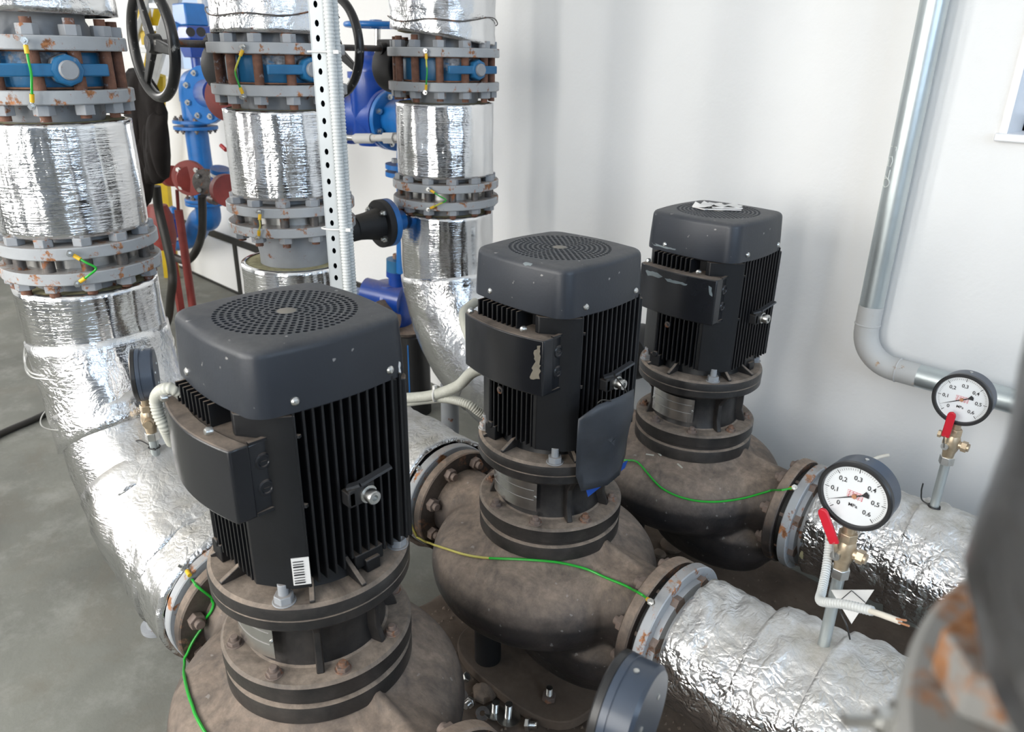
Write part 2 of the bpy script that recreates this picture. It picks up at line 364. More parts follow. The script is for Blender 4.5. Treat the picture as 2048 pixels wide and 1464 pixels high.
# back wall with two windows
wb = MB(); wins = [(-5.45, -4.42, -0.15, 1.1), (-0.478, 0.65, -0.150, 1.1)]
xs = [X0-.2, wins[0][0], wins[0][1], wins[1][0], wins[1][1], X1+.2]
for k in range(5):
    if k in (1, 3):
        a, b, c, d = wins[0 if k == 1 else 1]
        wb.box(a, b, YW, YW+.2, ZF, c); wb.box(a, b, YW, YW+.2, d, ZC)
    else: wb.box(xs[k], xs[k+1], YW, YW+.2, ZF, ZC)
structure('wall_back', wb, 'wall')
structure('wall_left', MB().box(X0-.2, X0, Y0-.2, YW+.2, ZF, ZC), 'wall')
structure('wall_right', MB().box(X1, X1+.2, Y0-.2, YW+.2, ZF, ZC), 'greywall')
wf = MB(); holes = [(-1.545, PYA-.13, -.905, .075, .045), (-1.07, PYA+SP-.10, -.775, .05, .085)]
def slit(h):
    hx, hy, hz, wx, wz = h; t = (hy-Y0)/.62; return hx-.62*t-wx, hx-.62*t+wx, hz+.30*t-wz, hz+.30*t+wz
(a0_, a1_, a2_, a3_), (b0_, b1_, b2_, b3_) = slit(holes[0]), slit(holes[1]); lo_, hi_ = min(a0_, b0_), max(a1_, b1_)
wf.box(X0-.2, lo_, Y0-.04, Y0, ZF, ZC).box(hi_, X1+.2, Y0-.04, Y0, ZF, ZC).box(lo_, hi_, Y0-.04, Y0, ZF, a2_).box(lo_, hi_, Y0-.04, Y0, a3_, b2_).box(lo_, hi_, Y0-.04, Y0, b3_, ZC)
for (p0, p1, q0, q1) in ((lo_, a0_, a2_, a3_), (a1_, hi_, a2_, a3_), (lo_, b0_, b2_, b3_), (b1_, hi_, b2_, b3_)):
    if p1-p0 > 1e-4: wf.box(p0, p1, Y0-.04, Y0, q0, q1)
structure('wall_front', wf, 'greywall')
for i, (a, b, c, d) in enumerate(wins):
    fr = MB(); y = YW+.13
    fr.box(a, b, y, y+.05, c, c+.05).box(a, b, y, y+.05, d-.05, d).box(a, a+.05, y, y+.05, c, d).box(b-.05, b, y, y+.05, c, d).box((a+b)/2-.03, (a+b)/2+.03, y, y+.05, c, d)
    o = structure('window_%d' % (i+1), fr, 'windowwhite', bevel=0.004)
    gm = bpy.data.materials.get('window glass')
    if gm is None:
        gm = bpy.data.materials.new('window glass'); nt, b_, out = nodes(gm)
        b_.inputs['Transmission Weight'].default_value = 1.0; b_.inputs['Roughness'].default_value = 0.0; b_.inputs['IOR'].default_value = 1.02
    mesh_obj('pane', MB().box(a+.05, b-.05, y+.02, y+.026, c+.05, d-.05), gm, parent=o)
    mesh_obj('window_sill', MB().box(a-.01, b+.01, YW-.02, YW+.13, c-.012, c+.006), 'windowwhite', parent=o, bevel=0.003)
    mesh_obj('window_reveal', MB().box(a-.004, a+.012, YW-.006, YW+.13, c, d).box(b-.012, b+.004, YW-.006, YW+.13, c, d), 'windowwhite', parent=o)
# black edged panel strip low on the wall at the far left
bt = MB().box(-5.6, -3.1, YW-.012, YW, -1.13, -1.085).box(-4.60, -4.56, YW-.012, YW, -1.47, -1.13).box(-5.6, -4.6, YW-.010, YW, -1.47, -1.455)
structure('trim_1', bt, 'blacktrim')

# concrete plinths under the pumps
ROOTZ = ZF
def rough_box(x0, x1, y0, y1, z0, z1, amp, nx=26, ny=22, seed=0):
    mb = MB(); vs = []; fs = []
    def h(x, y): return z1 + amp*noise.fractal(Vector((x*9+seed, y*9, seed)), 1.0, 2.0, 4)
    for j in range(ny+1):
        for i in range(nx+1):
            u, v = i/nx, j/ny; x = x0+(x1-x0)*u; y = y0+(y1-y0)*v
            e = min(u, 1-u, v, 1-v)
            jx = noise.noise(Vector((y*14, seed, 3)))*0.014*(1 if i in (0, nx) else 0); jy = noise.noise(Vector((x*14, seed, 9)))*0.014*(1 if j in (0, ny) else 0)
            vs.append((x+jx, y+jy, h(x, y)-(0.012 if e < 0.001 else 0)))
    for j in range(ny):
        for i in range(nx): a = j*(nx+1)+i; fs.append((a, a+1, a+nx+2, a+nx+1))
    mb.add(vs, fs); n = len(vs)
    border = [i for i in range(nx+1)]+[(j)*(nx+1)+nx for j in range(1, ny+1)]+[ny*(nx+1)+i for i in range(nx-1, -1, -1)]+[j*(nx+1) for j in range(ny-1, 0, -1)]
    low = [(vs[b][0], vs[b][1], z0) for b in border]; o = len(mb.v); mb.v += low; m = len(border)
    for k in range(m): k2 = (k+1) % m; mb.f.append((border[k], o+k, o+k2, border[k2]))
    return mb
plabels = ['dirty concrete plinth under the front pump, mostly hidden by its casing', 'brown dusty concrete plinth under the middle pump', 'brown dusty concrete plinth under the rear pump by the white wall']
for i in range(3):
    single('concrete_plinth', rough_box(-1.33, -0.28, PYA+i*SP-.275, PYA+i*SP+.262, ZF, -1.385, 0.010, 40, 24, seed=i*5+1), 'dirt', plabels[i], 'plinth', ang=60)

# ------------------------------------------------------------ pumps
def superell(a, n, N_=64, rot=0):
    out = []
    for k in range(N_):
        t = 2*PI*(k+.5)/N_; c, s = math.cos(t), math.sin(t)
        r = a/((abs(c)**n+abs(s)**n)**(1/n)); out.append((r*c, r*s))
    return out
def rsq(diag, rc, bulge, K=96):
    # rounded square whose sides bow outwards; diag = reach along the diagonal
    s_ = (diag-rc)/math.sqrt(2)+rc; out = []; m = K//4; c = s_-rc
    for q in range(4):
        a0 = q*PI/2; ps = []
        na = m//2
        for k in range(na):      # straight part
            u = (k+.5)/na; ps.append((s_+bulge*math.sin(PI*u), -c+2*c*u))
        for k in range(m-na):    # corner
            t = (k+.5)/(m-na)*PI/2; ps.append((c+rc*math.cos(t), c+rc*math.sin(t)))
        out += [(px_*math.cos(a0)-py_*math.sin(a0), px_*math.sin(a0)+py_*math.cos(a0)) for px_, py_ in ps]
    return out
def perforated(r0, r1, z, t, T):
    """plate ring with rings of round holes, built as cells with an octagonal hole and a short wall"""
    mb = MB(); nr = 9; dr = (r1-r0)/nr
    for k in range(nr):
        ra, rb = r0+dr*k, r0+dr*(k+1); rm = (ra+rb)/2; cnt = max(9, int(round(2*PI*rm/dr/1.03)))
        for j in range(cnt):
            a0 = 2*PI*(j+k*.37)/cnt; da = 2*PI/cnt; am = a0+da/2
            outer = []
            for (u, v) in ((0, 0), (.5, 0), (1, 0), (1, .5), (1, 1), (.5, 1), (0, 1), (0, .5)):
                a = a0+da*u; r = ra+(rb-ra)*v; outer.append((r*math.cos(a), r*math.sin(a), z))
            cx, cy = rm*math.cos(am), rm*math.sin(am); hr = dr*0.385; er = Vector((math.cos(am), math.sin(am), 0)); et = Vector((-math.sin(am), math.cos(am), 0))
            inner = []; 
            for (u, v) in ((-1, -1), (0, -1.414), (1, -1), (1.414, 0), (1, 1), (0, 1.414), (-1, 1), (-1.414, 0)):
                p = Vector((cx, cy, z)) + et*(hr*u*.7071) + er*(hr*v*.7071); inner.append(tuple(p))
            low = [(p[0], p[1], z-t) for p in inner]
            fs = []
            for q in range(8):
                q2 = (q+1) % 8; fs.append((q, q2, 8+q2, 8+q)); fs.append((8+q, 8+q2, 16+q2, 16+q))
            mb.add(outer+inner+low, fs, T)
    return mb

def build_pump():
    x, y = PXA, PYA
    r = root('circulation_pump', (x, y, -1.385), 'front black inline pump, nearest, with a bare dusty fan cover and a barcode label', 'pump', 'inline pumps in a row')
    A = lambda z=0: Matrix.Translation((x, y, z))
    # volute casing, blended by a voxel remesh
    mb = MB()
    prof = [(0, -.93), (.13, -.93), (.148, -.945), (.165, -.957), (.200, -.968), (.228, -.988), (.246, -1.012), (.254, -1.043), (.250, -1.075), (.236, -1.105), (.205, -1.132), (.16, -1.150), (.10, -1.158), (0, -1.158)]
    mb.lathe(prof, 72, A(), rf=lambda a, z: 1+0.035*math.cos(a-PI*1.22)*(1 if z < -.955 else 0)+0.012*math.cos(2*a))
    ax = lambda s, x0, x1, ra, rb: mb.lathe([(0, 0), (ra, 0), (rb, x1-x0), (0, x1-x0)], 40, frame((x+s*x0, y, -1.04), (s, 0, 0)))
    ax(1, .08, .305, .098, .088); ax(-1, .08, .305, .098, .090)
    mb.lathe([(0, -.12), (.05, -.115), (.1, -.085), (.125, -.03), (.13, .02), (.1, .07), (0, .09)], 32, Matrix.Translation((x+.10, y-.02, -1.15)) @ Matrix.Diagonal((1.55, .9, 1, 1)))
    mb.lathe([(0, -.08), (.07, -.07), (.11, -.02), (.1, .07), (0, .09)], 32, Matrix.Translation((x-.13, y+.01, -1.14)) @ Matrix.Diagonal((1.3, .95, 1, 1)))
    mb.box(x+.13, x+.30, y-.002, y+.016, -1.03, -.962); mb.box(x-.30, x-.18, y-.008, y+.008, -1.03, -.972)
    mb.add([(x+.15, y-.002, -.925), (x+.15, y+.016, -.925), (x+.30, y-.002, -.958), (x+.30, y+.016, -.958), (x+.15, y-.002, -1.0), (x+.15, y+.016, -1.0), (x+.30, y-.002, -1.0), (x+.30, y+.016, -1.0)],
           [(0, 2, 3, 1), (4, 5, 7, 6), (0, 4, 6, 2), (1, 3, 7, 5), (0, 1, 5, 4), (2, 6, 7, 3)])
    o = mesh_obj('casing', mb, 'casing', parent=r)
    rm = o.modifiers.new('r', 'REMESH'); rm.mode = 'VOXEL'; rm.voxel_size = 0.0062; rm.use_smooth_shade = True
    sm = o.modifiers.new('s', 'SMOOTH'); sm.factor = 0.6; sm.iterations = 9
    dg = bpy.context.evaluated_depsgraph_get(); me = bpy.data.meshes.new_from_object(o.evaluated_get(dg)); o.modifiers.clear()
    old = o.data; o.data = me; bpy.data.meshes.remove(old); me.name = 'casing'
    me.polygons.foreach_set('use_smooth', [True]*len(me.polygons))
    if not me.materials: me.materials.append(M['casing'])
    # end flanges with studs
    for s, nm in ((1, 'outlet_flange'), (-1, 'inlet_flange')):
        fl = mesh_obj(nm, MB().disc(.135, .293, .318, 64, .07, .003, frame((x, y, -1.04), (s, 0, 0))), 'casflange', parent=r)
        for k in range(8):
            a = PI/8+k*PI/4; cy, cz = y+.108*math.cos(a), -1.04+.108*math.sin(a)
            T = frame((x+s*.293, cy, cz), (-s, 0, 0))
            mesh_obj('flange_nut', MB().hexa(.0165, 0, .016, T, rot=a).cyl(T @ Vector((0, 0, 0)), T @ Vector((0, 0, .026)), .0095, 12), 'castnut', parent=fl, bevel=.0012)
    # support foot
    mesh_obj('foot', MB().cyl((x-.10, y-.09, -1.15), (x-.10, y-.09, -1.372), .032, 20), 'black', parent=r)
    # neck and lantern flange
    neck = [(.10, -.870), (.150, -.870), (.1545, -.8745), (.1545, -.900), (.151, -.903), (.146, -.905), (.146, -.912), (.1525, -.915), (.1535, -.919), (.1535, -.944), (.150, -.9475), (.1, -.95)]
    nk = mesh_obj('pump_head', MB().lathe(neck, 96, A()), 'lantern', parent=r)
    for k in range(8):
        a = 2*PI*k/8+PI/8+.12; cx, cy = x+.134*math.cos(a), y+.134*math.sin(a)
        mesh_obj('head_bolt', MB().hexa(.0112, -.870, -.862, Matrix.Translation((cx, cy, 0)), rot=a).disc(.0135, -.870, -.8685, 18, T=Matrix.Translation((cx, cy, 0))).cyl((cx, cy, -.864), (cx, cy, -.855), .0062, 12), 'castnut', parent=nk, bevel=.001)
    # lantern body with ribs and windows
    lt = mesh_obj('lantern', MB().lathe([(.112, -.765), (.106, -.775), (.106, -.845), (.112, -.868), (.118, -.871)], 72, A()).lathe([(.02, -.866), (.106, -.866)], 40, A()), 'lantern', parent=r)
    for a in [math.radians(q) for q in (228, 330, 20, 62, 120, 175)]:
        T = A() @ Matrix.Rotation(a, 4, 'Z')
        mesh_obj('rib', MB().add([(.100, -.006, -.766), (.148, -.006, -.766), (.122, -.006, -.80), (.122, -.006, -.84), (.132, -.006, -.8705), (.100, -.006, -.8705),
                                  (.100, .006, -.766), (.148, .006, -.766), (.122, .006, -.80), (.122, .006, -.84), (.132, .006, -.8705), (.100, .006, -.8705)],
                                 [(0, 1, 2, 3, 4, 5), (11, 10, 9, 8, 7, 6)]+[(k2, (k2+1) % 6 + 6, (k2+1) % 6, k2)[:0] or (k2, k2+6, (k2+1) % 6+6, (k2+1) % 6) for k2 in range(6)], T), 'lantern', parent=lt, bevel=.002)
    # curved nameplate on the -Y -X side
    a0, a1 = PI*1.325, PI*1.66
    def band(mb_, rr_, za, zb, b0, b1, n=14, th=.0012):
        vs = []; fs = []
        for k in range(n+1):
            a = b0+(b1-b0)*k/n
            for q, z in ((rr_, za), (rr_, zb), (rr_-th, zb), (rr_-th, za)): vs.append((x+q*math.cos(a), y+q*math.sin(a), z))
        for k in range(n):
            for q in range(4): fs.append((k*4+q, (k+1)*4+q, (k+1)*4+(q+1) % 4, k*4+(q+1) % 4))
        fs += [(0, 1, 2, 3), (n*4+3, n*4+2, n*4+1, n*4)]
        return mb_.add(vs, fs)
    np_ = mesh_obj('nameplate', band(MB(), .1245, -.849, -.785, a0, a1), 'plate', parent=r)
    lines = MB()
    for z in (-.802, -.824): band(lines, .1252, z, z+.0009, a0+.05, a1-.05)
    mesh_obj('engraving', lines, 'engrave', parent=np_)
    for a in (a0+.03, a1-.03):
        mesh_obj('rivet', MB().disc(.003, 0, .002, 12, T=frame((x+.1245*math.cos(a), y+.1245*math.sin(a), -.817), (math.cos(a), math.sin(a), 0))), 'zinc', parent=np_)
    # motor flange
    mf = mesh_obj('motor_flange', MB().lathe([(.08, -.722), (.150, -.722), (.1555, -.726), (.157, -.732), (.157, -.744), (.1545, -.7455), (.1565, -.747), (.1565, -.762), (.152, -.767), (.08, -.767)], 96, A()), 'lantern', parent=r)
    for k in range(4):
        a = PI/2*k - PI/4 - .02; cx, cy = x+.140*math.cos(a), y+.140*math.sin(a); T = Matrix.Translation((cx, cy, 0))
        mesh_obj('flange_bolt', MB().hexa(.0142, -.722, -.709, T, rot=a).disc(.017, -.7225, -.7205, 20, T=T).cyl((cx, cy, -.71), (cx, cy, -.691), .0075, 14), 'nut', parent=mf, bevel=.0012)
    for k in range(12):
        a = PI/6*k - PI/4 + .26
        if k % 3 == 2: continue
        T = A() @ Matrix.Rotation(a, 4, 'Z')
        mesh_obj('gusset', MB().add([(.095, -.004, -.722), (.150, -.004, -.722), (.150, -.004, -.717), (.095, -.004, -.690), (.095, .004, -.722), (.150, .004, -.722), (.150, .004, -.717), (.095, .004, -.690)],
                                    [(0, 1, 2, 3), (7, 6, 5, 4), (0, 4, 5, 1), (1, 5, 6, 2), (2, 6, 7, 3), (3, 7, 4, 0)], T), 'lantern', parent=mf, bevel=.0015)
    # motor core
    core = MB().lathe([(0, -.42), (.098, -.42), (.098, -.672), (.104, -.676), (.104, -.70), (.112, -.722), (0, -.722)], 72, A())
    mo = mesh_obj('motor_body', core, 'motor', parent=r)
    # corner pads (smooth chamfer panels between the fin fields)
    zb, zt = -.698, -.428
    corners = [[(.126, -.070), (.123, -.070), (.085, -.05), (.05, -.085), (.055, -.123), (.066, -.125), (.112, -.094)],
               [(-.058, -.125), (-.05, -.085), (-.085, -.05), (-.124, -.075), (-.125, -.082), (-.104, -.098)],
               [(-.126, .075), (-.085, .05), (-.05, .085), (-.058, .126), (-.07, .126), (-.108, .10)],
               [(.126, .108), (.085, .05), (.05, .085), (.062, .126), (.072, .126), (.112, .118)]]
    for c in corners:
        mesh_obj('corner_pad', MB().prism([(x+a, y+b) for a, b in c], zb, zt), 'motor', parent=r, bevel=.002)
    # cooling fins
    for k in range(13):
        t = -.0715+.0142*k
        mesh_obj('cooling_fin', MB().box(x+.08, x+.1245, y+t-.0017, y+t+.0017, zb+(.012 if 5 <= k <= 8 else 0), zt+.01), 'motor', parent=mo)
        mesh_obj('cooling_fin', MB().box(x-.1245, x-.08, y+t-.0017, y+t+.0017, zb, zt+.01), 'motor', parent=mo)
    for k in range(10):
        t = -.063+.0128*k
        mesh_obj('cooling_fin', MB().box(x+t-.0017, x+t+.0017, y-.1245, y-.08, zb, -.560), 'motor', parent=mo)
        if k < 9: mesh_obj('cooling_fin', MB().box(x+t-.020, x+t-.0166, y-.137, y-.09, -.462, -.427), 'motor', parent=mo)
        mesh_obj('cooling_fin', MB().box(x+t-.0017, x+t+.0017, y+.08, y+.1245, zb, zt+.01), 'motor', parent=mo)
    mesh_obj('end_shield', MB().prism([(x+a, y+b) for a, b in superell(.124, 3.2)], -.430, -.412), 'motor', parent=mo, bevel=.003)
    mesh_obj('drain_boss', MB().box(x+.100, x+.122, y+.005, y+.055, -.712, -.688).box(x+.105, x+.128, y+.02, y+.045, -.722, -.700), 'motor', parent=mo, bevel=.002)
    mesh_obj('drain_boss', MB().box(x-.075, x-.045, y-.125, y-.10, -.722, -.690).cyl((x-.060, y-.127, -.69), (x-.060, y-.110, -.69), .008, 12), 'motor', parent=mo, bevel=.002)
    # terminal box
    def arc(off=0.0, n=12):
        pts = []
        for k in range(n+1):
            u = k/n; xx = -.112+.220*u; yy = -.1475-.017*math.sin(PI*u)**0.9+.006*(1-u)-off; pts.append((xx, yy))
        return pts
    outl = [(x+.102, y-.132), (x+.098, y-.082), (x-.100, y-.082), (x-.104, y-.132), (x-.05, y-.140), (x, y-.143), (x+.05, y-.140)]
    tb = mesh_obj('terminal_box', MB().prism(outl, -.563, -.460), 'tbox', parent=r, bevel=.003)
    lid = [(x+a*.975, y+b) for a, b in arc(.006)] + [(x+a*.975, y+b) for a, b in reversed(arc(-.022))]
    mesh_obj('lid', MB().prism(lid, -.566, -.457), 'tbox', parent=tb, bevel=.003)
    for zz in (-.490, -.530):
        T = frame((x+.1005, y-.108, zz), (1, 0, 0))
        mesh_obj('blanking_plug', MB().lathe([(0, .0012), (.0065, .0012), (.0075, .0024), (.0100, .0024), (.0118, .0008), (.0122, -.002), (0, -.002)], 28, T).box(-.004, .004, -.0008, .0008, .001, .0022, T), 'tbox', parent=tb)
    for za_, zb_ in ((-.461, -.457), (-.567, -.562)):
        mesh_obj('box_seam', MB().prism([(x+.096, y-.125), (x+.1025, y-.125), (x+.1025, y-.088), (x+.128, y-.068), (x+.126, y-.064), (x+.096, y-.082)], za_, zb_), 'tbox', parent=tb)
    for xx in (-.085, .055):
        T = frame((x+xx, y-.150, -.448), (0, -1, .15))
        mesh_obj('box_screw', MB().lathe([(0, .010), (.004, .009), (.0058, .006), (.0058, 0), (0, 0)], 16, T), 'zinc', parent=tb)
    mesh_obj('mid_screw', MB().lathe([(0, .006), (.0035, .006), (.0035, .003), (.0075, .003), (.008, 0), (0, 0)], 20, frame((x-.030, y-.1255, -.603), (0, -1, 0))), 'darkstud', parent=mo)
    # lifting bracket with socket bolt and lever plate on the fin side
    br = mesh_obj('earth_bracket', MB().box(x+.120, x+.140, y-.010, y+.002, -.588, -.566).box(x+.134, x+.140, y-.008, y+.034, -.590, -.562), 'black', parent=r, bevel=.0015)
    mesh_obj('socket_bolt', MB().lathe([(0, .012), (.0048, .012), (.0048, .019), (.0095, .019), (.0108, .017), (.0108, .004), (.0135, .004), (.0135, 0), (0, 0)], 24, frame((x+.139, y+.022, -.577), (1, 0, 0))), 'zinc', parent=br)
    T = frame((x+.137, y+.004, -.556), (0, 0, 1), (1, .0, 0))
    lev = MB().add([(-.004, -.006, -.008), (.006, .0, -.010), (.004, .014, .004), (.010, .060, .018), (.022, .060, .018), (.018, .012, .004), (.016, .0, -.010), (.010, -.006, -.008)], [(0, 1, 2), (0, 2, 5), (0, 5, 6), (0, 6, 7), (2, 3, 4, 5)], T)
    lv = MB()
    for (p, q) in (((x+.128, y-.004, -.562), (x+.140, y+.010, -.556)), ((x+.140, y+.010, -.556), (x+.150, y+.056, -.541))):
        p = Vector(p); q = Vector(q); lv.box(-.0022, .0022, -.006, .006, 0, (q-p).length, frame(p, q-p, (0, 0, 1)))
    mesh_obj('lever', lv, 'darkplain', parent=br)
    # fan cover: rounded square cap, top ring around the perforated disc
    K = 96
    spec = [(.1600, -.424), (.1603, -.418), (.1590, -.39), (.1560, -.3455), (.1548, -.3405), (.1522, -.3368), (.1480, -.3345), (.1420, -.3333)]
    SQ = lambda dg, k=K: rsq(dg, .034-(.158-dg)*.6, .0075, k)
    mb = MB(); vs = []
    for (a, z) in spec: vs += [(px_, py_, z) for px_, py_ in SQ(a)]
    rg = .1005; vs += [(rg*math.cos(math.atan2(q_, p_)), rg*math.sin(math.atan2(q_, p_)), -.3326) for p_, q_ in SQ(.142)]
    vs += [(px_*.985, py_*.985, -.424) for px_, py_ in SQ(.160)]; vs += [(px_*.97, py_*.97, -.345) for px_, py_ in SQ(.156)]
    fs = []; L = len(spec)
    for i in range(L):
        for k in range(K): k2 = (k+1) % K; fs.append((i*K+k, i*K+k2, (i+1)*K+k2, (i+1)*K+k))
    for k in range(K):
        k2 = (k+1) % K; fs.append((k2, k, (L+1)*K+k, (L+1)*K+k2)); fs.append(((L+1)*K+k2, (L+1)*K+k, (L+2)*K+k, (L+2)*K+k2))
    mb.add(vs, fs, A()); fc = mesh_obj('fan_cover', mb, 'cover', parent=r, ang=50)
    mesh_obj('grille', perforated(.0135, .1005, -.3326, .0022, A()), 'cover', parent=fc, ang=30)
    mesh_obj('grille_hub', MB().lathe([(0, -.3318), (.0115, -.3318), (.0135, -.3326), (.0135, -.336), (0, -.336)], 32, A()), paint('dusty hub', (0.20, 0.185, 0.16), 0.8) if 'hub' not in M else M['hub'], parent=fc)
    mesh_obj('fan', MB().disc(.11, -.362, -.358, 48, T=A()), 'hole', parent=r)  # plain disc, its near-black colour stands in for the shaded fan space
    for (dx, dy, nx, ny) in ((.138, -.068, 1, 0), (.138, .082, 1, 0), (-.06, -.138, 0, -1), (-.07, .138, 0, 1)):
        o_ = dy if nx else dx; t = max((p_ for p_, q_ in SQ(.1596) if abs(q_-o_) < .006), default=.125)
        cx, cy = (nx*t, dy) if nx else (dx, ny*t)
        mesh_obj('cover_screw', MB().lathe([(0, .0055), (.0018, .0055), (.0018, .0062), (.0040, .0056), (.0060, .0032), (.0062, 0), (0, 0)], 20, frame((x+cx-nx*.0015, y+cy-ny*.0015, -.408), (nx, ny, 0))), 'zinc', parent=fc)
    # barcode label on the corner pad
    lb = mesh_obj('barcode_label', MB().prism([(0, 0), (.020, 0), (.020, .046), (0, .046)], 0, .0006, frame((x+.1135, y-.0935, -.702+.012), (.86, -.50, 0), (.50, .86, 0))) if False else
             MB().add([(x+.1145, y-.0925, -.690), (x+.1275, y-.0725, -.690), (x+.1275, y-.0725, -.645), (x+.1145, y-.0925, -.645), (x+.113, y-.092, -.690), (x+.126, y-.072, -.690), (x+.126, y-.072, -.645), (x+.113, y-.092, -.645)],
                      [(0, 1, 2, 3), (7, 6, 5, 4), (0, 4, 5, 1), (3, 2, 6, 7), (0, 3, 7, 4), (1, 5, 6, 2)]), 'paper', parent=r)
    bars = MB()
    for k in range(9):
        z = -.687+k*.0045; bars.add([(x+.1155+.0003, y-.0912, z), (x+.1235, y-.0789, z), (x+.1235, y-.0789, z+.0016+.001*(k % 3 == 0)), (x+.1155+.0003, y-.0912, z+.0016+.001*(k % 3 == 0))], [(0, 1, 2, 3)])
    bars = MB().add([(v[0]+.0006, v[1]-.0004, v[2]) for v in bars.v], bars.f)
    mesh_obj('bar_code', bars, 'ink', parent=lb)
    return r
M['hub'] = paint('dusty hub disc', (0.20, 0.185, 0.16), 0.8)
pump1 = build_pump()
pump2 = copy_tree(pump1, delta=(0, SP, 0)); pump3 = copy_tree(pump1, delta=(0, 2*SP, 0))
pump2['label'] = 'middle black inline pump with a black rubber sheet hanging on its motor'
pump3['label'] = 'rear black inline pump by the wall, with folded papers on its fan cover'
for p_ in (pump2, pump3):
    for c in list(p_.children):
        if c.name.startswith('barcode_label'):
            for g in list(c.children): bpy.data.objects.remove(g)
            bpy.data.objects.remove(c)
# scratches and scuffs on pump two's and three's boxes
def scuff(pump, pts, name='paint_scuff'):
    pass

# ------------------------------------------------------------ insulated pipe lines
def foil_tube(path, radius, amp, n=120, seed=0, dents=(), caps=False, ridge=0.0, taper=None):
    P = [Vector(p) for p in path]; P = [P[0], P[0]+(P[1]-P[0])*.12]+P[1:-1]+[P[-1]+(P[-2]-P[-1])*.12, P[-1]]
    d = [0]
    for a, b in zip(P[:-1], P[1:]): d.append(d[-1]+(b-a).length)
    def rf(i, a):
        s = d[i]; v = Vector((math.cos(a)*1.0, math.sin(a)*1.0, s*6+seed*3.7))
        q = radius + (taper(s/d[-1]) if taper else 0)
        q += amp*noise.noise(v*1.6) + amp*0.55*noise.noise(v*4.3+Vector((seed, 0, 0)))
        q += amp*0.25*abs(noise.noise(Vector((math.cos(a)*7, math.sin(a)*7, s*60))))
        if ridge: q += ridge*abs(noise.noise(Vector((math.cos(a)*2.2+seed, math.sin(a)*2.2, s*26+math.sin(a*2+seed)*0.8))))
        if i in (0, len(P)-1): q -= .012
        for (c, w_, dep) in dents: q -= dep*math.exp(-((s-c-0.01*math.sin(a*3+c*50))/w_)**2)
        return q
    return MB().tube(P, rf, n, caps)
def densify(pts, step):
    out = [Vector(pts[0])]
    for a, b in zip(pts[:-1], pts[1:]):
        a = Vector(a); b = Vector(b); m = max(1, int((b-a).length/step))
        for k in range(1, m+1): out.append(a+(b-a)*k/m)
    return out
def wool_ring(x, y, z, r0, r1, up):
    return MB().lathe([(r0, z), (r0+(r1-r0)*.5, z+.003*up), (r1, z-.001*up), (r1, z-.012*up), (r0, z-.012*up)], 64, Matrix.Translation((x, y, 0)), rf=lambda a, zz: 1+.006*math.sin(9*a)+.004*math.sin(23*a))

def hexnut(T, r=.0175, h=.019, rot=0.0): return MB().hexa(r, 0, h, T, rot)
def flange_pair(parent, x, y, zs, R, bc, gap_mat, body_r, stud_mat, nutz=True, rot=0.0, nuth=.020):
    """two discs (z0<z1 ranges) on a vertical pipe with twelve studs and nuts"""
    (a0, a1), (b0, b1) = zs
    d1 = mesh_obj('flange', MB().disc(R, b0, b1, 96, .09, .002, Matrix.Translation((x, y, 0))), 'greysteel', parent=parent)
    d2 = mesh_obj('flange', MB().disc(R, a0, a1, 96, .09, .002, Matrix.Translation((x, y, 0))), 'greysteel', parent=parent)
    for k in range(12):
        a = 2*PI*k/12+rot; cx, cy = x+bc*math.cos(a), y+bc*math.sin(a); T = Matrix.Translation((cx, cy, 0))
        mesh_obj('stud', MB().cyl((cx, cy, a1-.002), (cx, cy, b0+.002), .0118, 14), stud_mat, parent=d2)
        mesh_obj('stud_end', MB().cyl((cx, cy, b1+nuth-.002), (cx, cy, b1+nuth+(.010 if nutz else .0)+.004*random.random()), .0105, 12), 'ruststud' if nutz else 'nut', parent=d1)
        mesh_obj('nut', MB().hexa(.0195, b1, b1+nuth, T, a+random.random()), 'nut', parent=d1, bevel=.0012)
        mesh_obj('nut', MB().hexa(.0195, a0-nuth, a0, T, a+random.random()), 'nut', parent=d2, bevel=.0012)
        mesh_obj('stud_end', MB().cyl((cx, cy, a0-nuth+.002), (cx, cy, a0-nuth-.006-.006*random.random()), .0105, 12), 'ruststud', parent=d2)
    return d1, d2

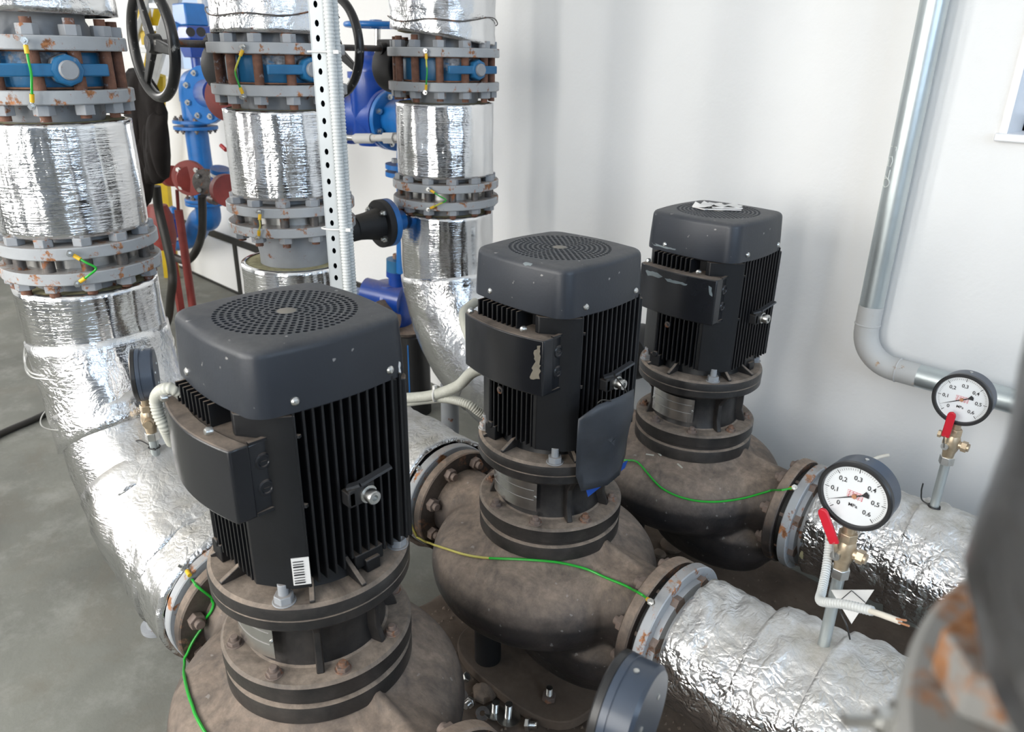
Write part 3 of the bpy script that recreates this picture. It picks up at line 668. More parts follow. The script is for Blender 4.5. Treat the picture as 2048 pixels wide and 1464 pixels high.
def butterfly_valve(x, y, R, label, wheel=True, s=1.0):
    r = root('butterfly_valve', (x, y, -.035), label, 'valve', 'butterfly valves between pipe flanges')
    b = mesh_obj('valve_body', MB().lathe([(.10, -.068), (.128*s, -.068), (.131*s, -.060), (.131*s, -.010), (.128*s, -.001), (.10, -.001)], 72, Matrix.Translation((x, y, 0))), 'valveblue', parent=r)
    mesh_obj('gasket', MB().disc(.135*s, -.0695, -.066, 64, .1, T=Matrix.Translation((x, y, 0))).disc(.135*s, -.003, 0, 64, .1, T=Matrix.Translation((x, y, 0))), 'rustface', parent=b)
    # locating bar with stem boss towards +X
    bar = mesh_obj('locating_bar', MB().box(x+.153*s, x+.163*s, y-.118, y+.075, -.046, -.023), 'valveblue', parent=r, bevel=.003)
    mesh_obj('stem_boss', MB().lathe([(0, 0), (.028, 0), (.030, .006), (.030, .036), (.026, .040), (0, .040)], 8, frame((x+.126*s, y, -.0345), (1, 0, 0))), 'valveblue', parent=bar, bevel=.003)
    mesh_obj('stem_cap', MB().lathe([(0, .012), (.0155, .012), (.018, .009), (.018, 0), (0, 0)], 28, frame((x+.163*s, y, -.0345), (1, 0, 0))), 'nut', parent=bar)
    # gearbox on the far side and the shaft towards the handwheel
    gx = x-.205
    g = mesh_obj('gearbox', MB().lathe([(0, -.055), (.060, -.055), (.078, -.045), (.082, -.02), (.082, .03), (.074, .045), (0, .048)], 40, frame((gx, y-.02, -.035), (1, 0, 0))).box(gx-.045, gx+.07, y-.075, y+.05, -.005, .050), 'black', parent=r, bevel=.004)
    mesh_obj('gearbox_neck', MB().cyl((gx+.04, y, -.035), (x-.12, y, -.035), .040, 24), 'valveblue', parent=r)
    mesh_obj('shaft', MB().cyl((gx, y-.05, .022), (gx, y-.25, .022), .0095, 14), 'darkstud', parent=g)
    mesh_obj('shaft_collar', MB().cyl((gx, y-.072, .022), (gx, y-.095, .022), .018, 18), 'black', parent=g)
    return r
def handwheel(cx, cy, cz, R, label, parent=None, rot=0.3, mat='wheel', axis=(0, 1, 0), group='black valve handwheels', th=.0105, cat='handwheel', name='handwheel'):
    r = root(name, (cx, cy, cz), label, cat, group) if parent is None else parent
    T = frame((cx, cy, cz), axis, (1, 0, 0)); th = .0135 if mat == 'wheel' else th
    rim = mesh_obj('rim', MB().torus(R, th, 64, 12, T), mat, parent=r)
    mesh_obj('hub', MB().lathe([(0, -.014), (.020, -.014), (.026, -.004), (.024, .018), (0, .020)], 24, T), mat, parent=r)
    for k in range(3):
        a = rot+2*PI*k/3; d = Vector((math.cos(a), math.sin(a), 0)); t = Vector((-math.sin(a), math.cos(a), 0))
        mb = MB().add([tuple(T @ (d*.015+t*.016+Vector((0, 0, q)))) for q in (-.008, .008)]+[tuple(T @ (d*.015-t*.016+Vector((0, 0, q)))) for q in (-.008, .008)] +
                      [tuple(T @ (d*R+t*.009+Vector((0, 0, q)))) for q in (-.006, .006)]+[tuple(T @ (d*R-t*.009+Vector((0, 0, q)))) for q in (-.006, .006)],
                      [(0, 1, 5, 4), (2, 6, 7, 3), (0, 4, 6, 2), (1, 3, 7, 5), (4, 5, 7, 6), (0, 2, 3, 1)])
        mesh_obj('spoke', mb, mat, parent=r, bevel=.003)
    return r

lines = [(-1.835, PYA, .160, .1455), (-1.93, PYA+SP, .173, .1525), (-1.943, PYA+2*SP, .1745, .1565)]
lab = ['foil wrapped pipe line of the front pump, leftmost, with a big foil elbow', 'foil wrapped pipe line behind the strut and conduit, second from left', 'foil wrapped pipe line against the wall, third from left, elbow behind the middle pump']
vlab = ['blue butterfly valve between rusty flanges on the leftmost foil pipe', 'blue butterfly valve on the foil pipe behind the perforated strut', 'blue butterfly valve on the foil pipe nearest the white wall']
def elbow_path(x, y, z0, R, x1, zc=-1.04, step=.012):
    pts = [(x, y, z0), (x, y, zc+R)]
    arc_ = [(x+R-R*math.cos(t), y, zc+R-R*math.sin(t)) for t in [PI/2*k/28 for k in range(1, 29)]]
    return densify([pts[0], pts[1]], step)+[Vector(p) for p in arc_]+densify([arc_[-1], (x1, y, zc)], step)[1:]
for i, (x, y, R, rf_) in enumerate(lines):
    s = R/.173; r = root('insulated_pipe', (x, y, ZF), lab[i], 'pipe', 'foil wrapped vertical pipe lines')
    sp = mesh_obj('steel_pipe', MB().lathe([(.098*s, ZC), (.098*s, .055), (.112*s, .03), (.112*s, .02)], 64, Matrix.Translation((x, y, 0))).lathe([(.112*s, -.09), (.110*s, -.115), (.100*s, -.14), (.100*s, -.35), (.108*s, -.375)], 64, Matrix.Translation((x, y, 0)))
                  .lathe([(.110*s, -.445), (.108*s, -.475), (.100*s, -.52), (.100*s, -.6)], 64, Matrix.Translation((x, y, 0))).lathe([(.118*s, -.394), (.118*s, -.425)], 48, Matrix.Translation((x, y, 0))), 'greypipe', parent=r)
    flange_pair(r, x, y, ((-.097, -.071), (0.0, .026)), R, R*.855, None, 0, 'ruststud', True, rot=.16+.05*i)
    flange_pair(r, x, y, ((-.449, -.424), (-.396, -.371)), R, R*.855, None, 0, 'darkstud', False, rot=.30+.09*i, nuth=.017)
    mesh_obj('joint_ring', MB().disc(.122*s, -.4245, -.3955, 64, T=Matrix.Translation((x, y, 0))), 'zinc', parent=r)
    zt = (.064, .047, .035)[i]; zb2 = (-.475, -.545, -.475)[i]; ztop = -.132
    top = foil_tube(densify([(x, y, zt), (x, y, ZC-.005)], .012)[:60], rf_+.004, .006, 110, seed=i+1, ridge=.003, dents=((.05, .010, .002), (.065, .01, .002)))
    if i == 2:
        top.v = [(a, b, c+(.020-.022*((a-x)+(b-y))*.707/rf_)*max(0, 1-(c-zt)/.25)) for a, b, c in top.v]
    mesh_obj('foil_jacket', top, 'foil_low', parent=r, ang=180)
    mesh_obj('wool_edge', wool_ring(x, y, zt+(.035 if i == 2 else .012), .10*s, rf_-.016, -1), 'wool', parent=r)
    mesh_obj('foil_jacket', foil_tube(densify([(x, y, -.356), (x, y, ztop)], .010), rf_, .0016, 120, seed=i+5, ridge=.0006), 'foil', parent=r, ang=180)
    mesh_obj('wool_edge', wool_ring(x, y, ztop-.002, .10*s, rf_-.006, 1), 'wool', parent=r)
    mesh_obj('wool_edge', wool_ring(x, y, -.345, .10*s, rf_-.010, -1), 'wool', parent=r)
    # lower straight jacket, then the lumpy elbow jackets
    Rb = (.50, .40, .40)[i]; xe = PXA-.360
    ep = elbow_path(x, y, zb2, Rb, xe); n = len(ep); L = (n-1)
    cuts = [0, int(n*.20), int(n*.36), int(n*.56), int(n*.78), n-1] if i == 0 else [0, int(n*.24), int(n*.5), int(n*.75), n-1]
    for k in range(len(cuts)-1):
        seg = ep[cuts[k]:min(n, cuts[k+1]+4)]
        dr = (0, .003, 0, .004, -.003)[k % 5]
        rad0 = rf_+(dr if k < len(cuts)-2 else -.001)
        matn = 'foil' if k == 0 else ('foil_low' if k == 1 else ('foil_elbow' if k < len(cuts)-2 else 'foil_x'))
        mesh_obj('foil_jacket', foil_tube(seg, rad0, (.0025, .0055, .006, .007, .007)[k % 5], 120, seed=i*9+k, ridge=(.001, .003, .004, .005, .005)[k % 5]), matn, parent=r, ang=180)
    mesh_obj('wool_edge', wool_ring(x, y, zb2-.003, .10*s, rf_-.005, 1), 'wool', parent=r)
    # pump side companion flange
    T = frame((PXA-.333, y, -1.04), (-1, 0, 0))
    cf = mesh_obj('inlet_companion_flange', MB().disc(.137, 0, .023, 72, .07, .002, T), 'greysteel', parent=r)
    mesh_obj('gasket', MB().disc(.112, -.014, 0, 48, .07, T=T), 'gasket', parent=r)
    mesh_obj('steel_neck', MB().lathe([(.098, .022), (.092, .05), (.09, .09)], 40, T), 'greypipe', parent=r)
    # support post
    po = mesh_obj('support_post', MB().cyl((x, y, -1.0 if i == 0 else -1.12), (x, y, ZF+.012), .030*s*1.1, 28).disc(.045, ZF, ZF+.012, 32, T=Matrix.Translation((x, y, 0))), 'greypipe', parent=r)
    butterfly_valve(x, y, R, vlab[i], s=s)
# wire bands around the first elbow and the upper jackets
def band_ring(c, nrm, R, rad, label, wav=.004, mat='zinc', sag=0.0, group='tie wires around the foil'):
    T = frame(c, nrm); pts = []
    for k in range(73):
        a = 2*PI*k/72; q = R+.0015+.001*math.sin(7*a); pts.append(T @ Vector((q*math.cos(a), q*math.sin(a), wav*math.sin(2*a+.7)+wav*.6*math.sin(5*a))))
    return single('tie_wire', MB().tube(pts, rad, 8, False), mat, label, 'wire', group)
x, y, R, rf_ = lines[0]
band_ring((x, y, -.640), (.10, 0, 1), rf_+.0075, .0022, 'upper bright wire twisted round the leftmost foil pipe above its elbow', .012)
band_ring((x, y, -.660), (.04, .05, 1), rf_+.0085, .0022, 'lower bright wire round the leftmost foil pipe above its elbow', .010)
band_ring((x+.03, y, -.78), (-.12, 0, 1), rf_+.012, .0015, 'thin wire round the top of the leftmost foil elbow', .003)
band_ring((lines[2][0], lines[2][1], .100), (0, 0.03, 1), lines[2][3]+.010, .0018, 'thin dark wire round the top foil of the pipe nearest the wall', .008, 'darkstud')
band_ring((lines[1][0], lines[1][1], .095), (0.03, 0, 1), lines[1][3]+.010, .0018, 'thin dark wire round the top foil behind the strut', .008, 'darkstud')
# clear tape on the foil? (left out) ; handwheels
handwheel(-2.135, .832, .020, .130, 'black three-spoke handwheel left of the second foil pipe', rot=.15)
handwheel(-2.148, 1.378, .026, .140, 'black three-spoke handwheel left of the third foil pipe', rot=.5)

# ------------------------------------------------------------ outlet pipes
ol = ['lumpy dusty foil pipe leaving the front pump, running out of the frame', 'lumpy foil pipe leaving the middle pump to the lower right, carrying a gauge', 'foil pipe leaving the rear pump along the wall, behind the two gauges']
for i in range(3):
    y = PYA+i*SP; x0 = PXA+.333; r = root('insulated_outlet_pipe', (x0, y, -1.04), ol[i], 'pipe', 'foil wrapped outlet pipes')
    T = frame((x0, y, -1.04), (1, 0, 0))
    mesh_obj('companion_flange', MB().disc((.137, .140, .134)[i], 0, .022, 80, .07, .002, T), 'greysteel', parent=r)
    mesh_obj('gasket', MB().disc(.116, -.015, 0, 48, .07, T=T), 'gasket', parent=r)
    mesh_obj('steel_neck', MB().lathe([(.118, .022), (.118, .034), (.100, .036), (.094, .07), (.09, .12)], 48, T), 'greypipe', parent=r)
    nb = 8
    for k in range(nb):
        a = PI/8+k*PI/4; cy, cz = y+.108*math.cos(a), -1.04+.108*math.sin(a)
        mesh_obj('stud', MB().cyl((x0-.016, cy, cz), (x0, cy, cz), .009, 12), 'castnut', parent=r); mesh_obj('nut', MB().hexa(.0165, 0, .014, frame((x0+.022, cy, cz), (1, 0, 0)), a), 'castnut', parent=r)
    Rf = (.125, .128, .118)[i]; xe = (-.16, .5, .5)[i]
    path = densify([(x0+.052, y, (-1.04, -1.04, -1.030)[i]), (xe, y, (-1.04, -1.04, -1.025)[i])], .0075); n = len(path); L = xe-x0-.052
    if i == 1:
        cuts = [0, int(.14/.0075), int(.25/.0075), int(.36/.0075), n-1]; rs = [.128, .143, .152, .157]
    elif i == 2:
        cuts = [0, int(.20/.0075), int(.36/.0075), n-1]; rs = [.128, .136, .136]
    else: cuts = [0, int(.15/.0075), n-1]; rs = [.12, .128]
    for k in range(len(cuts)-1):
        seg = path[cuts[k]:min(n, cuts[k+1]+4)]
        mesh_obj('foil_jacket', foil_tube(seg, rs[k], .008, 140, seed=40+i*7+k, ridge=.010), 'foil_x', parent=r, ang=180)
    mesh_obj('wool_edge', MB().lathe([(.095, 0), (rs[0]-.002, .001), (rs[0]-.002, .01)], 48, frame((x0+.053, y, -1.04), (1, 0, 0))), 'wool', parent=r)

# ------------------------------------------------------------ pressure gauges
def text_mesh(s_, size, T, name='dial_number', mat='ink', parent=None, off=.0005):
    cu = bpy.data.curves.new('t', 'FONT'); cu.body = s_; cu.size = size; cu.align_x = 'CENTER'; cu.align_y = 'CENTER'; cu.offset = size*.012; cu.resolution_u = 3
    o = bpy.data.objects.new('t', cu); C.objects.link(o)
    me = bpy.data.meshes.new_from_object(o.evaluated_get(bpy.context.evaluated_depsgraph_get()))
    vs = [tuple(T @ Vector((v.co.x, v.co.y, off))) for v in me.vertices]; fs = [tuple(p.vertices) for p in me.polygons]
    bpy.data.objects.remove(o); bpy.data.curves.remove(cu); bpy.data.meshes.remove(me)
    return mesh_obj(name, MB().add(vs, fs), mat, parent=parent)
def gauge(cx, cy, base_z, dial_z, n_face, label, R=.054, lever='front', group='dial pressure gauges'):
    """n_face: horizontal direction the dial looks to"""
    n_ = Vector(n_face).normalized(); hx = Vector((0, 0, 1)).cross(n_)      # dial right-hand direction seen from the front
    r = root('pressure_gauge', (cx, cy, base_z), label, 'gauge', group)
    c = Vector((cx, cy, dial_z))
    T = frame(c, n_, hx)                                                     # local x = right, y = up, z = out of the dial
    back, front = -.030, .014
    mesh_obj('gauge_case', MB().lathe([(0, back), (R-.004, back), (R, back+.004), (R, -.004), (R+.0012, -.0035), (R+.0012, .004), (R, .0045)], 64, T), 'gaugecase', parent=r)
    mesh_obj('bezel', MB().lathe([(R, .004), (R+.0015, .005), (R+.0015, front-.002), (R-.0005, front), (R-.005, front), (R-.006, front-.004), (R-.006, .006)], 64, T), 'gaugerim', parent=r)
    dl = mesh_obj('dial', MB().lathe([(0, .008), (R-.005, .008)], 64, T), 'dial', parent=r)
    tk = MB()
    for k in range(61):
        a = math.radians(225-270*k/60); l = .0065 if k % 10 == 0 else .0032; wdt = .0006 if k % 10 == 0 else .00025
        d = Vector((math.cos(a), math.sin(a), 0)); t = Vector((-d.y, d.x, 0)); r0 = R-.0125 if k % 10 else R-.0148
        ps = [d*r0+t*wdt, d*(r0+l)+t*wdt, d*(r0+l)-t*wdt, d*r0-t*wdt]; tk.add([tuple(T @ Vector((p.x, p.y, .0084))) for p in ps], [(0, 3, 2, 1)])
    mesh_obj('scale_marks', tk, 'ink', parent=dl)
    for k, s_ in enumerate(('0', '0,1', '0,2', '0,3', '0,4', '0,5', '0,6')):
        a = math.radians(225-45*k); q = R*.56; text_mesh(s_, .0105, T @ Matrix.Translation((q*math.cos(a), q*math.sin(a)*.97, .0084)), parent=dl)
    text_mesh('MPa', .008, T @ Matrix.Translation((0, -.0165, .0084)), parent=dl)
    em = MB()
    for k in range(-2, 3):
        em.add([tuple(T @ Vector(p)) for p in ((-.012, k*.0026+.001, .0083), (.012, k*.0026+.001, .0083), (.012, k*.0026+.0017, .0083), (-.012, k*.0026+.0017, .0083))], [(0, 1, 2, 3)])
        em.add([tuple(T @ Vector(p)) for p in ((k*.005, -.006, .0083), (k*.005+.0006, -.006, .0083), (k*.005+.0006+.002, .007, .0083), (k*.005+.002, .007, .0083))], [(0, 1, 2, 3)])
    mesh_obj('emblem', em, 'dialred', parent=dl)
    a = math.radians(209); d = Vector((math.cos(a), math.sin(a), 0)); t = Vector((-d.y, d.x, 0))
    ps = [d*(R*.80), d*.003+t*.0011, -d*.012+t*.001, -d*.020+t*.0055, -d*.0225, -d*.020-t*.0055, -d*.012-t*.001, d*.003-t*.0011]
    mesh_obj('needle', MB().add([tuple(T @ Vector((p.x, p.y, z_))) for z_ in (.0100, .0105) for p in ps], [tuple(range(7, -1, -1)), tuple(range(8, 16))]+[(k, (k+1) % 8, 8+(k+1) % 8, 8+k) for k in range(8)]), 'ink', parent=r)
    mesh_obj('needle_hub', MB().disc(.0035, .0084, .012, 16, T=T), 'orangewire', parent=r)
    for (a_, z_) in ((PI/2, -.012),): mesh_obj('case_screw', MB().lathe([(0, .0022), (.003, .0015), (.003, 0), (0, 0)], 10, frame(T @ Vector((R*math.cos(a_), R*math.sin(a_), z_)), T.to_3x3() @ Vector((math.cos(a_), math.sin(a_), 0)))), 'zinc', parent=r)
    for k in range(3):
        a_ = .4+2*PI*k/3; mesh_obj('case_screw', MB().lathe([(0, .002), (.0028, .0015), (.0028, 0), (0, 0)], 10, frame(T @ Vector((R*.45*math.cos(a_), R*.45*math.sin(a_), back)), -n_)), 'zinc', parent=r)
    # stem: brass socket, angled valve body, pipe
    z = dial_z-R
    mesh_obj('socket', MB().cyl((cx, cy, z-.016), (cx, cy, z+.004), .010, 16).hexa(.015, z-.030, z-.014, Matrix.Translation((cx, cy, 0))), 'brass', parent=r, bevel=.001)
    vb = mesh_obj('valve_body', MB().lathe([(0, z-.080), (.011, z-.080), (.012, z-.070), (.0155, z-.060), (.017, z-.048), (.0155, z-.036), (.013, z-.029), (0, z-.029)], 24, Matrix.Translation((cx, cy, 0))), 'brass', parent=r)
    mesh_obj('side_port', MB().cyl(Vector((cx, cy, z-.048)), Vector((cx, cy, z-.048))+hx*.034, .0085, 16).hexa(.0115, .020, .030, frame((cx, cy, z-.048), hx)), 'brass', parent=vb)
    mesh_obj('bleed_screw', MB().cyl(Vector((cx, cy, z-.036)), Vector((cx, cy, z-.036))-hx*.028, .005, 12).hexa(.008, .022, .028, frame((cx, cy, z-.036), -hx)), 'brass', parent=vb)
    mesh_obj('nut', MB().hexa(.0150, z-.098, z-.080, Matrix.Translation((cx, cy, 0))), 'zinc', parent=r, bevel=.001)
    mesh_obj('stem_pipe', MB().cyl((cx, cy, z-.09), (cx, cy, base_z-.02), .0095, 18), 'galv', parent=r)
    if lever:
        p0 = Vector((cx, cy, z-.052)) + n_*.018 - hx*.006; 
        mesh_obj('lever_arm', MB().box(-.0012, .0012, -.006, .006, 0, .03, frame(p0, Vector((0, 0, 1))*1.0 + n_*.35 - hx*.1, hx)).disc(.0075, -.004, .004, 16, T=frame(p0, n_)), 'zinc', parent=vb)
        p1 = p0 + (Vector((0, 0, 1)) + n_*.35 - hx*.1).normalized()*.026
        dirn = Vector((0, 0, 1))*1.0 + n_*.08 + hx*.05 if lever == 'front' else Vector((0, 0, 1)) + n_*.05 - hx*.55
        mb = MB(); Tl = frame(p1, dirn, hx); pr_ = [(-.0078, 0), (-.0078, .052), (-.006, .057), (0, .060), (.006, .057), (.0078, .052), (.0078, 0)]
        mb.add([tuple(Tl @ Vector((a_, -.003, b_))) for a_, b_ in pr_]+[tuple(Tl @ Vector((a_, .003, b_))) for a_, b_ in pr_], [tuple(range(7)), tuple(range(13, 6, -1))]+[(k, k+7, (k+1) % 7+7, (k+1) % 7) for k in range(7)])
        mesh_obj('lever_sleeve', mb, 'redlever', parent=vb, bevel=.0018)
    return r
Y2, Y3 = PYA+SP, PYA+2*SP
gauge(-.312, Y2, -.905, -.603, (0, -1, 0), 'larger gauge dial in front right, on the middle outlet pipe, red lever half hidden', lever='side')
gauge(-.322, Y3, -.925, -.630, (0, -1, 0), 'smaller gauge dial near the wall pipe, with a red lever across its face')
gauge(-.318, PYA, -.905, -.608, (-.97, -.22, 0), 'gauge at the bottom edge seen from behind, with two screws on its back', lever=None)
gauge(-1.560, PYA-.01, -.87, -.624, (-.42, -.91, 0), 'gauge on the leftmost foil elbow, turned edge-on beside the front pump', lever=None)
# white triangular tag and black tie on gauge A
tz = atY(1662, 1180, Y2-.02), atY(1748, 1180, Y2-.02), atY(1703, 1248, Y2-.02)
a, b, c = [Vector(v) for v in tz]
tg = MB().add([tuple(a), tuple(b), tuple(c), tuple(a+Vector((0, .0012, 0))), tuple(b+Vector((0, .0012, 0))), tuple(c+Vector((0, .0012, 0)))], [(0, 2, 1), (3, 4, 5), (0, 1, 4, 3), (1, 2, 5, 4), (2, 0, 3, 5)])
tago = single('tag', tg, 'paper', 'white triangular plastic tag tied to the stem of the larger gauge', 'tag')
mesh_obj('tag_line', MB().tube([a+(b-a)*.5+Vector((0, -.002, 0)), a+(c-a)*.35+Vector((0, -.002, 0))], .0006, 6).tube([a+(b-a)*.5+Vector((0, -.002, 0)), b+(c-b)*.35+Vector((0, -.002, 0))], .0006, 6), 'ink', parent=tago)
def tie(pts, rad, label, mat='blacktie', name='cable_tie', cat='cable tie', group=None):
    return single(name, MB().tube(spline(pts, 8), rad, 8), mat, label, cat, group)
c0 = Vector((-.312, Y2, -.800))
tie([c0+Vector((.013*math.cos(t), .013*math.sin(t), .002*math.sin(2*t))) for t in [k*.6 for k in range(11)]]+[c0+Vector((.02, -.022, .0)), c0+Vector((.035, -.03, -.012)), c0+Vector((.045, -.03, -.035))], .0013, 'black cable tie holding the white triangular tag')
c1 = Vector((-.322, Y3, -.888))
tie([c1+Vector((.0115*math.cos(t), .0115*math.sin(t), 0)) for t in [k*.6 for k in range(11)]]+[c1+Vector((-.022, -.004, .004)), c1+Vector((-.030, -.004, .024)), c1+Vector((-.031, -.004, .045))], .0016, 'black cable tie with its tail up, at the foot of the smaller gauge')
c2 = Vector((-1.560, PYA-.01, -.795))
tie([c2+Vector((.0115*math.cos(t), .0115*math.sin(t), 0)) for t in [k*.6 for k in range(11)]]+[c2+Vector((-.03, -.02, .012)), c2+Vector((-.05, -.03, -.012)), c2+Vector((-.045, -.03, -.045)), c2+Vector((-.02, -.02, -.04)), c2+Vector((-.012, -.014, -.008))], .0014, 'looped black cable tie on the gauge stem left of the front pump')

# ------------------------------------------------------------ wall pipe
pts = [(-.665, 2.045, ZC), (-.665, 2.045, -.62)]
arc_ = [(-.665+.09-.09*math.cos(t), 2.045, -.665-.09*math.sin(t)) for t in [PI/2*k/12 for k in range(13)]]
wp = root('wall_pipe', (-.665, 2.045, -.755), 'grey galvanised pipe running down the white wall and bending right', 'pipe')
mesh_obj('pipe_run', MB().tube(densify([(-.665, 2.045, ZC), (-.665, 2.045, -.60)], .2), .0305, 40), 'galv', parent=wp)
mesh_obj('pipe_run', MB().tube(densify([(-.515, 2.045, -.755), (1.2, 2.045, -.757)], .2), .0305, 40), 'galv', parent=wp)
mesh_obj('elbow', MB().tube([Vector((-.665, 2.045, -.598))]+[Vector(p) for p in arc_]+[Vector((-.513, 2.045, -.755))], .0312, 40), 'greyfit', parent=wp)
for c_, n_ in (((-.665, 2.045, -.650), (0, 0, 1)), ((-.565, 2.045, -.755), (1, 0, 0))):
    mesh_obj('weld_bead', MB().torus(.0312, .0022, 40, 8, frame(c_, n_)), 'greyfit', parent=wp)
# chalk strokes on the pipe: a round zero with a bar, then a five
def onpipe(u, v):  # u along the pipe (z), v around (radians)
    return Vector((-.665+.0312*math.sin(v), 2.045-.0312*math.cos(v), u))
ck = MB()
zz = -.262
for st in ([(zz-.012+.011*math.sin(t), -.62+.36*math.cos(t)*1.0) for t in [k*.5 for k in range(14)]],
           [(zz+.004, -.9), (zz-.004, -.45), (zz+.02, -.42)],
           [(zz+.045, -.85), (zz+.028, -.85), (zz+.028, -.45), (zz+.042, -.35), (zz+.052, -.5), (zz+.050, -.75)],
           [(zz+.075, -.95), (zz+.075, -.25), (zz+.066, -.25)]):
    ck.tube([onpipe(u, v) for u, v in st], .0011, 5)
mesh_obj('chalk_writing', ck, 'chalk', parent=wp)

# black round cover between the second and third pump, on the wall
single('round_cover', MB().lathe([(0, -.10), (.080, -.10), (.092, -.08), (.092, .0), (0, 0)], 40, frame(atY(1288, 697, 2.10), (0, 1, 0))), 'blackpe', 'black round cover on the wall between the middle and rear pumps', 'cover')

# ------------------------------------------------------------ strut with corrugated conduits
SX, SY = -1.40, .865
st = root('perforated_strut', (SX, SY, ZF), 'upright perforated zinc strut in front of the second foil pipe', 'strut')
d_ = (CR-Vector((0, 0, CR.z))).normalized(); T = frame((SX, SY, 0), d_.cross(Vector((0, 0, 1))) * 1.0, d_)
# web plate with holes: strips between stacked cells
web = MB(); wv = .0135; z = ZF
hole_z = []
k = 0; z = .42
while z > ZF+.05:
    hole_z.append(z); z -= (.027 if k % 2 == 0 else .0335); k += 1
def hole_cell(z0, z1, zc):
    hw, hh = .0042, .0065
    outer = [(-wv, z0), (0, z0), (wv, z0), (wv, zc), (wv, z1), (0, z1), (-wv, z1), (-wv, zc)]
    inner = [(-hw*.7, zc-hh*.7), (0, zc-hh), (hw*.7, zc-hh*.7), (hw, zc), (hw*.7, zc+hh*.7), (0, zc+hh), (-hw*.7, zc+hh*.7), (-hw, zc)]
    for yy in (0.0, -.002):
        web.add([T @ Vector((a, b, yy)) if False else Vector((SX, SY, 0))+d_*a+Vector((0, 0, b))+(-fw.xyz.cross(Vector((0, 0, 0))) if False else Vector((d_.y, -d_.x, 0))*yy) for a, b in outer+inner], [(q, (q+1) % 8, 8+(q+1) % 8, 8+q) for q in range(8)])
zs_ = [(hole_z[i]+hole_z[i+1])/2 for i in range(len(hole_z)-1)]
zs_ = [hole_z[0]+.015]+zs_+[hole_z[-1]-.015]
for i, hz in enumerate(hole_z): hole_cell(zs_[i+1], zs_[i], hz)
mesh_obj('strut_web', web, 'strut', parent=st)
P0 = Vector((SX, SY, 0)); nb_ = Vector((-d_.y, d_.x, 0))
fl = MB()
for s_ in (-1, 1):
    a = P0+d_*(s_*wv); T2 = frame(a, (0, 0, 1), d_); fl.box(-.001, .001, 0, .020, ZF, hole_z[0]+.015, T2)
mesh_obj('strut_side', fl, 'strut', parent=st)
mesh_obj('strut_back', MB().box(-wv, wv, .019, .020, ZF, hole_z[0]+.015, frame(P0, (0, 0, 1), d_)), 'hole', parent=st)  # dark sheet added so the strut holes look shaded inside
mesh_obj('strut_foot', MB().box(-.04, .04, -.03, .05, ZF, ZF+.006, frame(P0, (0, 0, 1), d_)), 'strut', parent=st)
def corrugated(path, r, pitch, n=16, amp=.10, step=4):
    P = [Vector(p) for p in path]; D = [0]
    for a, b in zip(P[:-1], P[1:]): D.append(D[-1]+(b-a).length)
    L = D[-1]; m = int(L/pitch)*step; out = []; j = 0
    for k in range(m+1):
        s_ = L*k/m
        while j < len(D)-2 and D[j+1] < s_: j += 1
        t = (s_-D[j])/max(1e-9, D[j+1]-D[j]); out.append(P[j].lerp(P[j+1], t))
    return MB().tube(out, lambda i, a: r*(1-amp*(1-math.sin(2*PI*i/step+.1))**1.0*.5) if True else r, n)
cgrp = 'corrugated conduits clipped to the strut'
pb = P0+d_*(wv+.0115)+nb_*(-.004)
single('corrugated_conduit', corrugated([pb+Vector((0, 0, .45)), pb+Vector((0, 0, ZF+.02))], .0098, .0068, 16, .16), 'conduit', 'front grey corrugated conduit right of the perforated strut', 'conduit', cgrp, ang=180)
pb2 = pb+d_*.007+nb_*(.016)
single('corrugated_conduit', corrugated([pb2+Vector((0, 0, .45)), pb2+Vector((.0, 0, ZF+.02))], .0098, .0068, 16, .16), 'conduit', 'rear grey corrugated conduit, half hidden, right of the perforated strut', 'conduit', cgrp, ang=180)
for zt_, l_ in ((.006, 'white cable tie round strut and conduit, upper of two, near the top flanges'), (-.345, 'white cable tie round strut and conduit, lower of two, beside the lower flanges')):
    c_ = P0+d_*.008
    ring = [c_+d_*(.032*math.cos(t))*1.0+nb_*(.008+.017*math.sin(t))+Vector((0, 0, zt_)) for t in [2*PI*k/24 for k in range(25)]]
    tb_ = MB().tube(ring, .0020, 8); e = c_+d_*.028-nb_*.010+Vector((0, 0, zt_)); tb_.box(-.005, .005, -.003, .003, -.0035, .0035, frame(e, (0, 0, 1), d_))
    single('cable_tie', tb_, 'tie', l_, 'cable tie')

# corrugated conduits to the motors
def conduit(pts, r, label, mat='conduitw', pitch=.0050):
    return single('corrugated_conduit', corrugated(spline(pts, 14), r, pitch, 16, .16), mat, label, 'conduit', 'corrugated conduits feeding the motors', ang=180)
A1 = atY(770, 797, .95); A2 = atY(830, 795, .97); A3 = atY(870, 789, .98); A4 = atY(915, 772, .985); A5 = atY(950, 742, .975)
conduit([atY(740, 800, .93), A1, A2, A3, A4, A5, Vector((PXA-.02, PYA+SP-.12, -.55))], .0125, 'corrugated conduit rising to the terminal box of the middle pump')
conduit([atY(740, 806, .95), atY(800, 806, .97), atY(850, 800, .985), atY(890, 797, .99), atY(935, 808, 1.0), atY(965, 828, 1.02), atY(1010, 850, 1.06)], .0105, 'corrugated conduit running down behind the motor of the middle pump')
single('cable_tie', MB().torus(.0145, .0022, 24, 8, frame(A3+Vector((0, 0, -.001)), (1, .6, .1))).box(-.004, .004, -.004, .004, .012, .022, Matrix.Translation(A3)), 'tie', 'white cable tie joining the two conduits between front and middle pump', 'cable tie')
conduit([atY(950, 605, 1.20), atY(940, 612, 1.16), atY(928, 625, 1.12), atY(930, 650, 1.08), atY(945, 690, 1.05)], .0115, 'short corrugated conduit entering behind the top of the middle terminal box')
